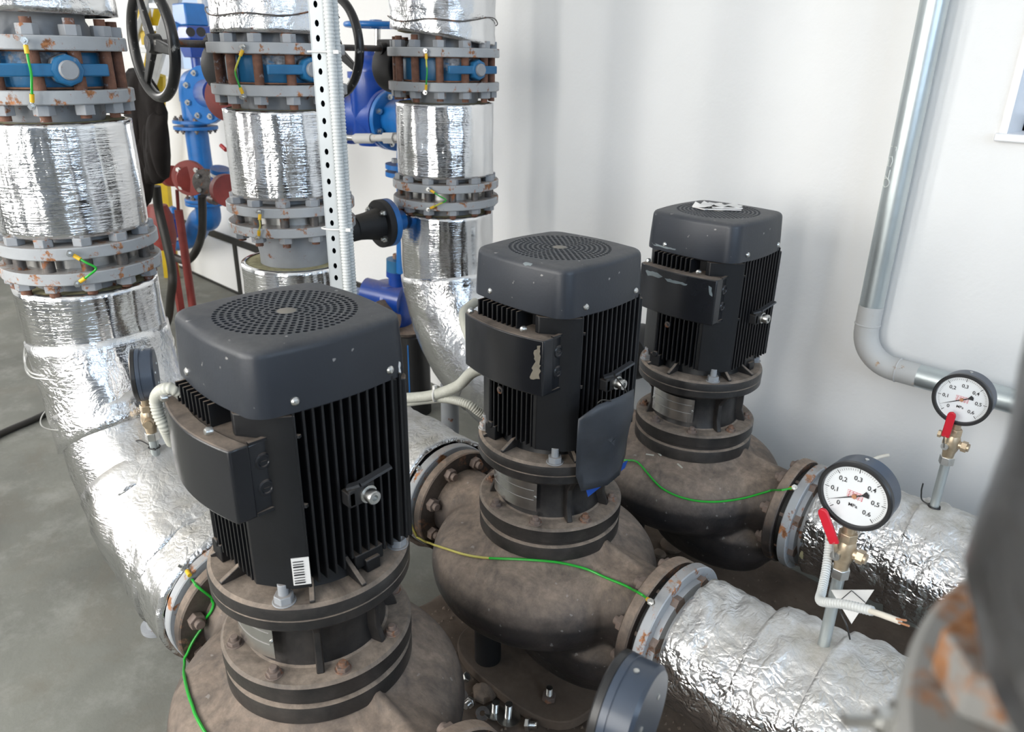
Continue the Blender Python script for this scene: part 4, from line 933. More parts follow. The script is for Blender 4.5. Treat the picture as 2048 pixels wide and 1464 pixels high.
# at the front pump: from box back, looping down beside the gauge
B0 = Vector((PXA-.10, PYA-.10, -.47))
conduit([Vector((PXA-.085, PYA-.112, -.500)), atY(370, 795, PYA-.125), atY(345, 778, PYA-.14), atY(322, 782, PYA-.15), atY(312, 800, PYA-.15), atY(318, 830, PYA-.15), atY(332, 858, PYA-.145), atY(345, 885, PYA-.13)], .0095, 'corrugated conduit looping over the left end of the front terminal box')
# right: conduit down the gauge and along, with bare cable end
cA = [atY(1660, 1048, Y2+.02), atY(1658, 1090, Y2+.015), atY(1652, 1140, Y2-.02), atY(1644, 1180, Y2-.06), atY(1640, 1200, Y2-.09), atY(1655, 1205, Y2-.11), atY(1690, 1209, Y2-.12), atY(1745, 1222, Y2-.13)]
conduit(cA, .0072, 'pale corrugated conduit hanging by the larger gauge with a cut cable end', 'conduit', .0048)
cb = single('cable_end', MB().tube([atY(1735, 1220, Y2-.13), atY(1765, 1230, Y2-.14), atY(1800, 1243, Y2-.15)], .0042, 12), 'cable', 'white cable stub poking out of the cut conduit', 'cable')
mesh_obj('core', MB().tube([atY(1793, 1238, Y2-.15), atY(1812, 1241, Y2-.16)], .0014, 8).tube([atY(1793, 1243, Y2-.15), atY(1818, 1252, Y2-.16)], .0014, 8), 'orangewire', parent=cb)
tie([atZ(1748, 916, -1.0) if False else atY(1735, 925, 1.75), atY(1755, 915, 1.78), atY(1778, 910, 1.80)], .004, 'short cut cable end behind the larger gauge by the wall', 'cable', 'cable_end', 'cable')

from mathutils.bvhtree import BVHTree
def bvh_of(objs):
    vs, fs = [], []
    for o in objs:
        b = len(vs); off = OFF[o]; vs += [v.co+off for v in o.data.vertices]; fs += [[b+i for i in p.vertices] for p in o.data.polygons]
    return BVHTree.FromPolygons(vs, fs)
def tree(o):
    out = [o] if o.type == 'MESH' else []
    for c in o.children: out += tree(c)
    return out
def hit(bv, px, py):
    d = ray(px, py).normalized(); h_ = bv.ray_cast(Vector((0, 0, H)), d)
    if h_[0] is None: return None
    n_ = h_[1]; n_ = -n_ if n_.dot(d) > 0 else n_
    return h_[0]-Vector((0, 0, H)), n_
def drape(bv, pix, lift=.0032, zfall=-.97, n=9):
    P = spline([Vector((a, b, 0)) for a, b in pix], n); out = []
    for q in P:
        r_ = hit(bv, q.x, q.y); out.append(r_[0]+r_[1]*lift if r_ else None)
    for i_, v in enumerate(out):
        if v is None:
            near = [u for u in out if u is not None]; k = min(range(len(out)), key=lambda t_: abs(t_-i_) if out[t_] is not None else 1e9)
            d = ray(P[i_].x, P[i_].y); out[i_] = d*(out[k].dot(fw)/d.dot(fw))
    for _ in range(3):
        out = [out[0]]+[(out[i_-1]+out[i_]*2+out[i_+1])/4+CU*.0 for i_ in range(1, len(out)-1)]+[out[-1]]
    res = []
    for v in out:
        d = v.normalized(); h_ = bv.ray_cast(Vector((0, 0, H)), d)
        if h_[0] is not None and (h_[0]-Vector((0, 0, H))).length < v.length+lift*1.6:
            n_ = h_[1]; n_ = -n_ if n_.dot(d) > 0 else n_; v = h_[0]-Vector((0, 0, H))+n_*lift
        res.append(v)
    res = [res[0]]+[(res[i_-1]+res[i_]*2+res[i_+1])/4 for i_ in range(1, len(res)-1)]+[res[-1]]
    return res
# ------------------------------------------------------------ earthing wires
def earthing(pts, label, rad=.0021, mat='wire', ends=(True, True), n=10, stud=True, two=None):
    P = list(pts) if n == 0 else spline(pts, n); r = root('earthing_wire', P[0], label, 'wire', 'green and yellow earthing wires')
    if two:
        k = int(len(P)*two[0]); mesh_obj('wire', MB().tube(P[:k+1], rad, 8), two[1], parent=r); mesh_obj('wire', MB().tube(P[k:], rad, 8), two[2], parent=r)
    else: mesh_obj('wire', MB().tube(P, rad, 8), mat, parent=r)
    for e, (p, q) in zip(ends, ((P[0], P[2]), (P[-1], P[-3]))):
        if not e: continue
        d = (q-p).normalized(); mesh_obj('lug', MB().cyl(p, p+d*.015, .0042, 12), 'lug', parent=r)
        t = MB().cyl(p, p-d*.006, .003, 8)
        if stud:
            o_ = e if isinstance(e, Vector) else Vector((.7, -.7, 0))
            s0 = p-d*.008; t.cyl(s0-o_*.006, s0+o_*.018, .0032, 10).hexa(.0068, .002, .008, frame(s0, o_)).disc(.0062, 0, .0016, 16, T=frame(s0, o_))
        mesh_obj('lug_tip', t, 'zinc', parent=r)
    return r
def bolt_out(px, py, X, Y): return None
def ringpt(i, z, px):   # point just outside a flange rim whose image column is px
    x, y, R, _ = lines[i]; best = None
    for k in range(720):
        a = 2*PI*k/720; v = Vector((x+(R+.006)*math.cos(a), y+(R+.006)*math.sin(a), z))
        if (v.x-x)*(-v.x)+(v.y-y)*(-v.y) < 0: continue
        dd = v.dot(fw); u = 1024+F_PX*v.dot(CR)/dd
        if best is None or abs(u-px) < best[0]: best = (abs(u-px), v, Vector((math.cos(a), math.sin(a), 0)))
    return best[1], best[2]
for (i, z1, p1, mid, z2, p2, label, wm) in (
        (0, .008, 52, (64, 150, .012), -.090, 66, 'green wire bridging the valve flanges of the leftmost foil pipe', 'wiregreen'),
        (0, -.383, 148, (188, 545, .020), -.438, 160, 'green wire looping between the lower flanges of the leftmost foil pipe', 'wiregreen'),
        (1, .008, 488, (478, 150, .014), -.090, 488, 'green wire bridging the valve flanges of the pipe behind the strut', 'wire'),
        (1, -.383, 522, (526, 460, .014), -.438, 520, 'yellowish wire on the lower flanges of the pipe behind the strut', 'wireyellow'),
        (2, .008, 853, (856, 135, .012), -.090, 853, 'green wire bridging the valve flanges of the pipe nearest the wall', 'wire'),
        (2, -.383, 862, (892, 400, .016), -.438, 862, 'small yellow green loop between the lower flanges of the pipe nearest the wall', 'wire')):
    a, na = ringpt(i, z1, p1); b, nb2 = ringpt(i, z2, p2); (mx, my, off) = mid; m_, nm = ringpt(i, (z1+z2)/2, mx)
    earthing([a+na*.006, a*.5+m_*.5+nm*off*.9, m_+nm*off, b*.5+m_*.5+nm*off*.9, b+nb2*.006], label, .0024, wm, ends=(na, nb2))
# across the pumps
def surf(px, py, yoff, i=0): return atY(px, py, PYA+i*SP+yoff)
xin = PXA-.345; xo = PXA+.343
e1 = [(372, 1140), (395, 1170), (428, 1200), (425, 1225), (395, 1258), (372, 1300), (371, 1345), (385, 1405), (418, 1470), (470, 1540)]
pumps = [pump1, pump2, pump3]; BV = [bvh_of([o for o in tree(p_) if o.name.split('.')[0] in ('casing', 'outlet_flange', 'inlet_flange', 'pump_head')]) for p_ in pumps]
def seg_at(pt, px, py): d = ray(px, py); return d*(pt.dot(fw)/d.dot(fw))
w1 = drape(BV[0], [(395, 1172), (428, 1200), (425, 1225), (395, 1258), (372, 1300), (371, 1345), (385, 1405), (418, 1470), (470, 1540)], .0042)
f0 = Vector((PXA-.335, 0, 0)); w1 = [atX(374, 1142, PXA-.345), atX(384, 1158, PXA-.335)]+w1
earthing(w1, 'bright green wire from the front pump inlet flange down over its casing', .0026, 'wiregreen', ends=(Vector((-.3, -.6, .6)), False), n=0)
w2 = drape(BV[1], [(836, 1072), (880, 1095), (960, 1120), (1050, 1122), (1120, 1128), (1180, 1146), (1260, 1178), (1290, 1195)], .0042)
w2 = spline([atX(838, 945, PXA-.350), atX(826, 975, PXA-.345), atX(818, 1010, PXA-.335), atX(820, 1042, PXA-.325), w2[0]], 6)[:-1]+w2+[atX(1301, 1203, PXA+.343)]
earthing(w2, 'long wire, yellow then green, draped across the casing of the middle pump', .0026, 'wire', ends=(Vector((-.3, -.6, .6)), Vector((0, -.7, .7))), n=0, two=(.50, 'wireyellow', 'wiregreen'))
w3 = drape(BV[2], [(1245, 926), (1258, 926), (1280, 932), (1320, 975), (1370, 998), (1430, 1004), (1500, 994), (1545, 984)], .006)
w3 = w3+[atX(1565, 980, PXA+.325), atX(1586, 976, PXA+.343)]
earthing(w3, 'bright green wire sagging from behind the rubber sheet to the rear pump outlet flange', .0026, 'wiregreen', ends=(False, Vector((.2, -.7, .6))), n=0)
# scuffs: flat worn patches on the paint
M['scuff'] = paint('beige scuff', (0.25, 0.22, 0.17), 0.8, var=0.3, bump=0.2); M['scuffblue'] = paint('pale scuff', (0.17, 0.20, 0.21), 0.7, var=0.3, bump=0.2)
def decal(pump, names, outline, mat, jag=2.0, seed=1):
    objs = [o for o in tree(pump) if o.name.split('.')[0] in names]; bv = bvh_of(objs); rn = random.Random(seed); P = []
    for k in range(len(outline)):
        a, b = outline[k], outline[(k+1) % len(outline)]; m = max(1, int(math.hypot(b[0]-a[0], b[1]-a[1])/5))
        for q in range(m): P.append((a[0]+(b[0]-a[0])*q/m+rn.uniform(-jag, jag), a[1]+(b[1]-a[1])*q/m+rn.uniform(-jag, jag)))
    cxp, cyp = sum(p[0] for p in P)/len(P), sum(p[1] for p in P)/len(P); h0 = hit(bv, cxp, cyp)
    vs = []
    if h0 is None: return
    vs.append(h0[0]+h0[1]*.0004)
    for f_ in (.5, 1.0):
        for p in P:
            h_ = hit(bv, cxp+(p[0]-cxp)*f_, cyp+(p[1]-cyp)*f_)
            vs.append(h_[0]+h_[1]*.0004 if h_ and (h_[0]-h0[0]).length < .08 else vs[-1])
    n = len(P); fs = [(0, 1+k, 1+(k+1) % n) for k in range(n)]+[(1+k, 1+n+k, 1+n+(k+1) % n, 1+(k+1) % n) for k in range(n)]
    mesh_obj('scuff', MB().add(vs, fs), mat, parent=objs[0])
decal(pump2, ('lid',), [(1076, 690), (1080, 692), (1080, 758), (1062, 760), (1058, 754), (1066, 742), (1064, 732), (1070, 722), (1067, 706), (1074, 698)], 'scuff', 2.2)
decal(pump3, ('lid',), [(1290, 540), (1310, 544), (1325, 552), (1316, 556), (1296, 550)], 'scuffblue', 1.6, 2)
decal(pump3, ('lid',), [(1330, 556), (1375, 568), (1372, 572), (1335, 562)], 'scuffblue', 1.2, 3)
decal(pump3, ('lid',), [(1418, 572), (1424, 576), (1424, 594), (1419, 590)], 'scuffblue', 1.2, 4)
decal(pump1, ('fan_cover',), [(797, 722), (800, 724), (801, 748), (797, 744)], 'paper', .8, 5)
decal(pump2, ('fan_cover',), [(1045, 526), (1056, 524), (1066, 527), (1062, 531), (1050, 531)], 'scuffblue', 1.5, 6)
decal(pump3, ('fan_cover',), [(1304, 486), (1312, 488), (1352, 498), (1350, 501), (1308, 491)], 'scuffblue', .8, 7)

# ------------------------------------------------------------ rubber sheet hanging on pump two
XF = PXA+.165
def onF(px, py, dx=0): return atX(px, py, XF+dx)
out = [(1254, 773), (1222, 786), (1190, 808), (1160, 840), (1163, 900), (1168, 960), (1174, 988), (1210, 968), (1240, 950), (1256, 928), (1262, 905), (1261, 860), (1260, 820)]
co = onF(1212, 880)
nr_, vs, fs = 6, [], []
for j in range(nr_+1):
    for k, (px, py) in enumerate(out):
        p = co.lerp(onF(px, py), j/nr_); bend = .014*math.sin((p.y-co.y)*30+1.0)+.010*math.sin((p.z-co.z)*22)
        vs.append(p+Vector((bend, 0, 0)))
n = len(out)
for j in range(nr_):
    for k in range(n): fs.append((j*n+k, j*n+(k+1) % n, (j+1)*n+(k+1) % n, (j+1)*n+k))
sh = mesh_obj('rubber_sheet', MB().add(vs, fs), 'rubber', ang=180)
so = sh.modifiers.new('s', 'SOLIDIFY'); so.thickness = .0022; so.offset = 0
tag(sh, 'black rubber sheet hanging by a wire on the side of the middle pump motor', 'sheet')
mesh_obj('blue_backing', MB().add([onF(1170, 972, -.012), onF(1256, 920, -.012), onF(1250, 936, -.012), onF(1176, 994, -.012), onF(1170, 972, -.014), onF(1256, 920, -.014), onF(1250, 936, -.014), onF(1176, 994, -.014)], [(0, 1, 2, 3), (7, 6, 5, 4), (0, 4, 5, 1), (1, 5, 6, 2), (2, 6, 7, 3), (3, 7, 4, 0)]), 'blueedge', parent=sh)
single('hanging_wire', MB().tube(spline([atX(1228, 750, PXA+.15), onF(1240, 765, .005), onF(1253, 785, .015), onF(1248, 799, .015), onF(1225, 802, .015), onF(1205, 800, .016), onF(1195, 806, .012)], 8), .0013, 8), 'hose', 'thin dark wire from the motor bolt holding up the rubber sheet', 'wire')

# papers on pump three
ptop = atZ(1440, 412, -.331)
pp = [Vector((PXA-.01, PYA+2*SP+.015, -.3305))]
for k, (l_, dx, dy, rot, sx_, sy_) in enumerate((('lowest folded white paper on the fan cover of the rear pump', .0, .0, .75, .040, .022), ('upper folded white paper on the fan cover of the rear pump', .006, .004, .70, .036, .020), ('crumpled white paper left of the folded ones on the rear fan cover', -.032, -.020, 1.3, .028, .022))):
    cx, cy, cz = PXA+.000+dx, PYA+2*SP+.02+dy, -.3310+(.004 if k == 1 else 0)
    mb = MB(); T = frame((cx, cy, cz), (0, 0, 1), (math.cos(rot), math.sin(rot), 0)); m = 6
    vs = []; fs = []
    for j in range(3):
        for i_ in range(m+1):
            u = -sx_+2*sx_*i_/m; v = -sy_+sy_*j; h_ = .0045+.003*math.sin(i_*2.1+j*1.7+k)+(.006 if k == 2 else 0)*abs(math.sin(i_*1.3))
            vs.append((u, v, h_))
    for j in range(2):
        for i_ in range(m): a_ = j*(m+1)+i_; fs.append((a_, a_+1, a_+m+2, a_+m+1))
    mb.add(vs, fs, T); mb.box(-sx_, sx_, -sy_, sy_, .0, .0025, T)
    o = single('folded_paper', mb, 'paper', l_, 'paper', 'papers on the rear fan cover')

# ------------------------------------------------------------ base plate, bolts, debris
bp = root('base_plate', (PXA-.02, Y2-.03, -1.385), 'dirt covered steel base plate under the middle pump', 'plate')
rp = [(a*1.35, b*.85) for a, b in superell(.145, 3.2, 40)]
mesh_obj('plate', MB().prism([(PXA-.02+a, Y2-.02+b) for a, b in rp], -1.378, -1.352), 'dirt', parent=bp, bevel=.003)
def bolt(p, d, L=.045, r=.007, head=True, label='', washer=True, name='loose_bolt', cat='bolt', group='loose bolts on the plinth', wr=.018):
    p = Vector(p); d = Vector(d).normalized(); T = frame(p, d)
    rt = root(name, p, label, cat, group)
    sh_ = [(0, 0), (r, 0)]
    m = int(L/.003)
    for k in range(m): sh_ += [(r, k*.003), (r*.88, k*.003+.0015)]
    sh_ += [(r, L), (0, L)]
    mesh_obj('shank', MB().lathe(sh_, 14, T), 'zinc', parent=rt)
    if head: mesh_obj('head', MB().hexa(r*1.9, -.009, 0, T), 'zinc', parent=rt, bevel=.001)
    if washer: mesh_obj('washer', MB().disc(wr, .001, .0035, 28, r*1.02, T=T), 'zinc', parent=rt)
    return rt
b0 = atZ(1098, 1398, -1.350)
bolt(b0, (0, 0, 1), .034, .0075, label='upright anchor bolt with nut on the base plate of the middle pump', name='anchor_bolt', washer=False, group='anchor bolts', head=False)
mesh_obj('nut', MB().hexa(.0165, b0.z, b0.z+.013, Matrix.Translation((b0.x, b0.y, 0))), 'castnut', parent=[o for o in bpy.data.objects if o.name.startswith('anchor_bolt')][0], bevel=.001)
zt = -1.378
bolt(atZ(1016, 1438, zt)+Vector((0, 0, .004)), (.02, .05, 1), .040, .0085, False, 'rust tipped bolt standing through a big washer, right of two beside the base plate', True, wr=.028)
bolt(atZ(990, 1428, zt)+Vector((0, 0, .004)), (.02, .05, 1), .030, .0085, False, 'threaded bolt standing up, left of two beside the base plate', True, wr=.024)
bolt(atZ(930, 1370, zt)+Vector((0, 0, .022)), (-.5, -.35, -.6), .030, .006, True, 'loose bolt lying head up by the rim of the front pump casing', False)
bolt(atZ(938, 1412, zt)+Vector((0, 0, .008)), (.25, -1, .3), .016, .007, True, 'short loose bolt beside the dark washer', False)
bolt(atZ(1060, 1456, zt)+Vector((0, 0, .010)), (1, .5, .3), .018, .008, True, 'loose bolt at the bottom edge near the base plate', False)
for (px, py, rr_, l_) in ((918, 1400, .021, 'large dark washer leaning at the front pump casing'), (965, 1432, .016, 'medium washer lying left of the standing bolts')):
    p = atZ(px, py, zt)+Vector((0, 0, .008)); single('washer', MB().disc(rr_, -.0012, .0012, 32, rr_*.4, T=frame(p, (.25, -.3, 1))), 'darkstud', l_, 'washer')
for k, (px, py, s_, l_) in enumerate(((968, 1385, .030, 'flat brown chunk of mortar by the base plate edge'), (1345, 1090, .036, 'round brown stone in the dark under the rear pump'), (1320, 1108, .020, 'pale crumbled lump beside the brown stone under the rear pump'))):
    p = atZ(px, py, -1.375); mb = MB(); vs = []
    mb.lathe([(0, -s_*.4)]+[(s_*math.cos(t), s_*.55*math.sin(t)) for t in (-.6, -.2, .2, .6, 1.0, 1.3)]+[(0, s_*.5)], 16, Matrix.Translation(p))
    mb.v = [tuple(Vector(v)+(Vector(v)-p).normalized()*s_*.28*noise.noise(Vector(v)*60) if (Vector(v)-p).length > 1e-6 else v) for v in mb.v]
    single('rubble_piece', mb, 'pebble', l_, 'rubble')
# crumbs of dry dirt, uncountable
cr = MB(); rnd = random.Random(3)
for k in range(900):
    i = rnd.choice((1, 1, 1, 2)); x = rnd.uniform(-1.28, -.45); y = PYA+i*SP+rnd.uniform(-.26, .26); s_ = rnd.uniform(.0015, .006)*(1 if rnd.random() < .9 else 1.8)
    cr.add([(x+s_*rnd.uniform(.6, 1), y, 0-1.383), (x, y+s_*rnd.uniform(.6, 1), -1.383), (x-s_*rnd.uniform(.6, 1), y, -1.383), (x, y-s_*rnd.uniform(.6, 1), -1.383), (x+s_*.2, y+s_*.1, -1.383+s_*1.1)], [(0, 1, 4), (1, 2, 4), (2, 3, 4), (3, 0, 4)])
tag(mesh_obj('dirt_crumbs', cr, 'pebble'), 'crumbs of dry dirt scattered on the plinths under the pumps', 'dirt', kind='stuff')
# cut wire bits lying on pump three's casing
for (px, py, dx, dy, l_) in ((1300, 910, .022, .002, 'left cut cable tie scrap on the rear casing'), (1318, 908, .026, -.012, 'middle cut cable tie scrap on the rear casing'), (1360, 932, .020, -.010, 'right cut cable tie scrap on the rear casing')):
    p = atZ(px, py, -.945); single('cable_tie_scrap', MB().box(-.012, .012, -.0018, .0018, 0, .0015, frame(p, (-.25, -.35, 1), (dx, dy, 0))), 'conduitw', l_, 'scrap')
# floor cable
single('floor_cable', MB().tube(spline([atZ(-120, 930, ZF+.014), atZ(0, 868, ZF+.014), atZ(90, 828, ZF+.014), atZ(180, 775, ZF+.014), atZ(260, 740, ZF+.014)], 8), .014, 14), 'hose', 'black cable lying on the concrete floor left of the big elbow', 'cable')

# ------------------------------------------------------------ big pipe and flange close to the camera on the right
FX, FY, FZ = .1263, .2742, -.190
bg = root('header_pipe', (FX, FY, FZ), 'blurred dark foil pipe with grey rusty flange, close on the right edge', 'pipe')
M['nearflange'] = paint('pale grey rusty flange', (0.25, 0.247, 0.235), 0.55, var=0.2, vs=9, rust=0.34, rust_col=(0.24, 0.105, 0.04), rs=15, bump=0.2)
mesh_obj('flange', MB().disc(.173, FZ-.026, FZ, 96, .09, .003, Matrix.Translation((FX, FY, 0))), 'nearflange', parent=bg)
mesh_obj('steel_pipe', MB().lathe([(.118, FZ), (.112, FZ+.03), (.106, FZ+.06), (.106, ZC)], 64, Matrix.Translation((FX, FY, 0))).lathe([(.112, FZ-.026), (.108, FZ-.06), (.108, -1.0)], 64, Matrix.Translation((FX, FY, 0))), 'greypipe', parent=bg)
mesh_obj('foil_jacket', foil_tube(densify([(FX, FY, FZ+.045), (FX, FY, .70)], .012), .164, .0035, 120, seed=77, ridge=.002), 'foil_dark', parent=bg, ang=180)
mesh_obj('foil_jacket', foil_tube(densify([(FX, FY, -1.25), (FX, FY, FZ-.11)], .03), .155, .003, 96, seed=78), 'foil_dark', parent=bg, ang=180)
for k in range(12):
    a = 2*PI*k/12+.2; cx, cy = FX+.146*math.cos(a), FY+.146*math.sin(a)
    mesh_obj('nut', MB().hexa(.0195, FZ, FZ+.018, Matrix.Translation((cx, cy, 0)), a), 'nearflange', parent=bg, bevel=.001)
es = atZ(1790, 1446, FZ-.013); dr_ = Vector((es.x-FX, es.y-FY, 0)).normalized(); es = es
dl_ = (atZ(1695, 1440, FZ-.013)-es).normalized()
mesh_obj('earthing_stud', MB().cyl(es-dl_*.006, es+dl_*.017, .0024, 14).hexa(.005, .0, .006, frame(es, dl_)).disc(.007, -.002, .0, 24, T=frame(es, dl_)), 'zinc', parent=bg)

# ------------------------------------------------------------ background piping at the far left
def flange_disc(parent, c, n_, R, th, mat, nb=8, br=None, bs=.010, nutm='zinc', both=False):
    T = frame(c, n_); f = mesh_obj('flange', MB().disc(R, -th/2, th/2, 48, .0, .002, T), mat, parent=parent)
    br = br or R*.8
    for k in range(nb):
        a = 2*PI*(k+.5)/nb
        for s_ in ((1, -1) if both else (1,)):
            T2 = frame(T @ Vector((br*math.cos(a), br*math.sin(a), s_*th/2)), T.to_3x3() @ Vector((0, 0, s_)))
            mesh_obj('bolt', MB().hexa(bs, 0, bs*.9, T2, a).cyl(T2 @ Vector((0, 0, 0)), T2 @ Vector((0, 0, bs*1.6)), bs*.5, 8), nutm, parent=f)
    return f
YB = 1.86
V = lambda px, py, Y=YB: atY(px, py, Y)
# blue riser with elbow at the top
bx = V(398, 300); rz = root('blue_riser_pipe', (bx.x, YB, ZF), 'blue riser pipe with flanges and an elbow, between the first two foil pipes', 'pipe')
zj = V(398, 250).z; ze = V(398, 185).z; zlow = V(398, 410).z
mesh_obj('pipe_run', MB().cyl((bx.x, YB, zlow), (bx.x, YB, ze), .062, 32), 'blue2', parent=rz)
for dz in (.016, -.016): flange_disc(rz, (bx.x, YB, zj+dz), (0, 0, 1 if dz > 0 else -1), .118, .018, 'blue2', 8, .098, .013, 'darkstud')
ec = V(405, 190); mesh_obj('elbow', MB().tube([Vector((bx.x, YB, ze-.05))]+[Vector((bx.x+.06*(1-math.cos(t)), YB-.0, ze-.05+.10*math.sin(t))) for t in [PI/2*k/8 for k in range(9)]]+[Vector((bx.x+.12, YB, ze+.05))], .066, 28), 'blue2', parent=rz)
flange_disc(rz, tuple(V(412, 190, YB-.085)), (0.35, -.93, .05), .140, .03, 'blue2', 8, .110, .016, 'zinc')
mesh_obj('side_outlet', MB().cyl(V(414, 187, YB-.08), V(436, 187, YB-.20), .068, 24), 'blue', parent=rz)
mesh_obj('red_gasket_flange', MB().disc(.10, 0, .025, 36, T=frame(V(456, 196, YB-.20), (.6, -.8, 0))), 'redpaint', parent=rz)
mesh_obj('lower_bend', MB().tube(spline([Vector((bx.x, YB, zlow+.06)), Vector((bx.x+.0, YB, zlow-.06)), V(402, 440), V(385, 470), V(350, 480), V(330, 478)], 8), .070, 24), 'blue2', parent=rz)
for k in range(2): flange_disc(rz, (bx.x, YB, V(400, 395).z-.02*k), (0, 0, 1), .115, .018, 'blue2', 8, .095, .012, 'darkstud')
# actuator on top
ac = root('valve_actuator', tuple(V(388, 90)), 'blue electric valve actuator with tapered housing and two black knobs', 'actuator')
ca = V(388, 95); 
def taperbox(c, w0, w1, d0, d1, z0, z1):
    return MB().add([(c.x-w0, c.y-d0, z0), (c.x+w0, c.y-d0, z0), (c.x+w0, c.y+d0, z0), (c.x-w0, c.y+d0, z0), (c.x-w1, c.y-d1, z1), (c.x+w1, c.y-d1, z1), (c.x+w1, c.y+d1, z1), (c.x-w1, c.y+d1, z1)], [(0, 3, 2, 1), (4, 5, 6, 7), (0, 1, 5, 4), (1, 2, 6, 5), (2, 3, 7, 6), (3, 0, 4, 7)])
zA, zB, zC_ = V(388, 80).z, V(388, 52).z, V(388, 6).z
mesh_obj('housing', taperbox(ca, .085, .075, .06, .055, zB, zC_), 'blue2', parent=ac, bevel=.008)
mesh_obj('gear_case', taperbox(ca, .12, .10, .07, .065, zA, zB), 'blue', parent=ac, bevel=.008)
mesh_obj('yoke', taperbox(ca, .05, .085, .04, .055, V(388, 115).z, zA).cyl((ca.x, ca.y, V(388, 200).z), (ca.x, ca.y, V(388, 112).z), .024, 16), 'blue', parent=ac, bevel=.004)
for px in (381, 402): mesh_obj('knob', MB().cyl(V(px, 64, YB-.07), V(px, 64, YB-.09), .022, 20), 'black', parent=ac)
mesh_obj('side_handle', MB().cyl(V(358, 46, YB-.05), V(358, 62, YB-.05), .024, 16), 'blue2', parent=ac)
mesh_obj('red_pointer', taperbox(V(362, 28), .012, .004, .012, .004, V(362, 36).z, V(362, 18).z), 'redbright', parent=ac)
# red check piece with flanges
rd = root('red_pipe_fitting', tuple(V(385, 355, 1.6)), 'red oxide pipe fitting with round bolted flange, left of the second foil pipe', 'fitting')
Yr = 1.62
c_ = V(378, 356, Yr); mesh_obj('red_body', MB().lathe([(0, -.16), (.045, -.16), (.05, -.12), (.042, -.06), (.05, -.02), (.066, .0), (.07, .02), (.066, .05), (0, .055)], 36, frame(c_, (1, -.25, -.02))), 'redpaint', parent=rd)
flange_disc(rd, tuple(V(380, 356, Yr-.01)), (.72, -.69, 0), .088, .03, 'redpaint', 4, .062, .013, 'zinc')
flange_disc(rd, tuple(V(413, 365, Yr-.02)), (.72, -.69, 0), .066, .02, 'darkstud', 4, .048, .012, 'zinc')
mesh_obj('left_flange', MB().cyl(V(338, 352, Yr), V(346, 352, Yr), .055, 28), 'redpaint', parent=rd)
mesh_obj('blue_joint', MB().cyl(V(440, 376, Yr), V(440, 352, Yr), .042, 24), 'blue', parent=rd)
mesh_obj('white_band', MB().cyl(V(440, 352, Yr), V(440, 345, Yr), .044, 24), 'tie', parent=rd)
mesh_obj('blue_cap', MB().cyl(V(440, 345, Yr), V(440, 337, Yr), .045, 24), 'blue2', parent=rd)
mesh_obj('grey_lever', MB().tube([V(425, 395, Yr-.05), V(438, 386, Yr-.05), V(450, 380, Yr-.05)], .014, 10).cyl(V(420, 398, Yr-.05), V(432, 402, Yr-.05), .02, 12), 'darkstud', parent=rd)
mesh_obj('right_flange', MB().cyl(V(452, 380, Yr-.03), V(460, 382, Yr-.05), .075, 32), 'redpaint', parent=rd)
single('valve_lever', MB().tube([V(442, 291, 1.7), V(452, 300, 1.7)], .010, 10), 'redbright', 'small red lever tip at the left edge of the second foil pipe', 'lever')
# hoses and red pole
single('red_pole', MB().cyl(V(354, 380, 1.45), V(357, 425, 1.45), .008, 10).cyl(V(357, 420, 1.45), Vector((V(384, 610, 1.45).x, 1.45, ZF)), .020, 18), 'redpaint', 'thin red upright pole behind the front fan cover', 'pole')
single('rubber_hose', MB().tube(spline([V(404, 392, 1.55), V(405, 430, 1.55), V(403, 470, 1.55), V(390, 505, 1.52), V(372, 522, 1.5), V(350, 515, 1.5)], 10), .020, 14), 'hose', 'brown black hose hanging in a loop under the red fitting', 'hose')
single('rubber_hose', MB().tube(spline([V(312, 372, 1.35), V(318, 420, 1.35), V(332, 480, 1.35), V(344, 540, 1.35), V(342, 590, 1.35), atZ(325, 660, ZF+.021), atZ(240, 690, ZF+.021)], 10), .021, 14), 'hose', 'long dark hose running down from the dark jacket behind the leftmost foil pipe', 'hose')
single('red_hydrant_part', MB().lathe([(0, -.14), (.06, -.13), (.075, -.06), (.07, .04), (.05, .10), (0, .11)], 28, Matrix.Translation(V(320, 448, 1.5))).box(-.016, .016, -.016, .016, -.6, -.05, Matrix.Translation(V(338, 470, 1.5))), 'redpaint', 'dark red fitting low behind the leftmost foil pipe', 'fitting')
vv = root('small_valve', tuple(V(346, 450, 1.7)), 'dark blue small valve low between red fitting and blue bend', 'valve')
mesh_obj('body', MB().cyl(V(346, 475, 1.7), V(346, 430, 1.7), .05, 20), 'blue', parent=vv)
mesh_obj('cap', MB().lathe([(0, .04), (.02, .03), (.03, 0), (0, 0)], 20, Matrix.Translation(V(346, 425, 1.7))), 'blue2', parent=vv)
mesh_obj('band', MB().cyl(V(346, 472, 1.7), V(346, 467, 1.7), .052, 20), 'tie', parent=vv)
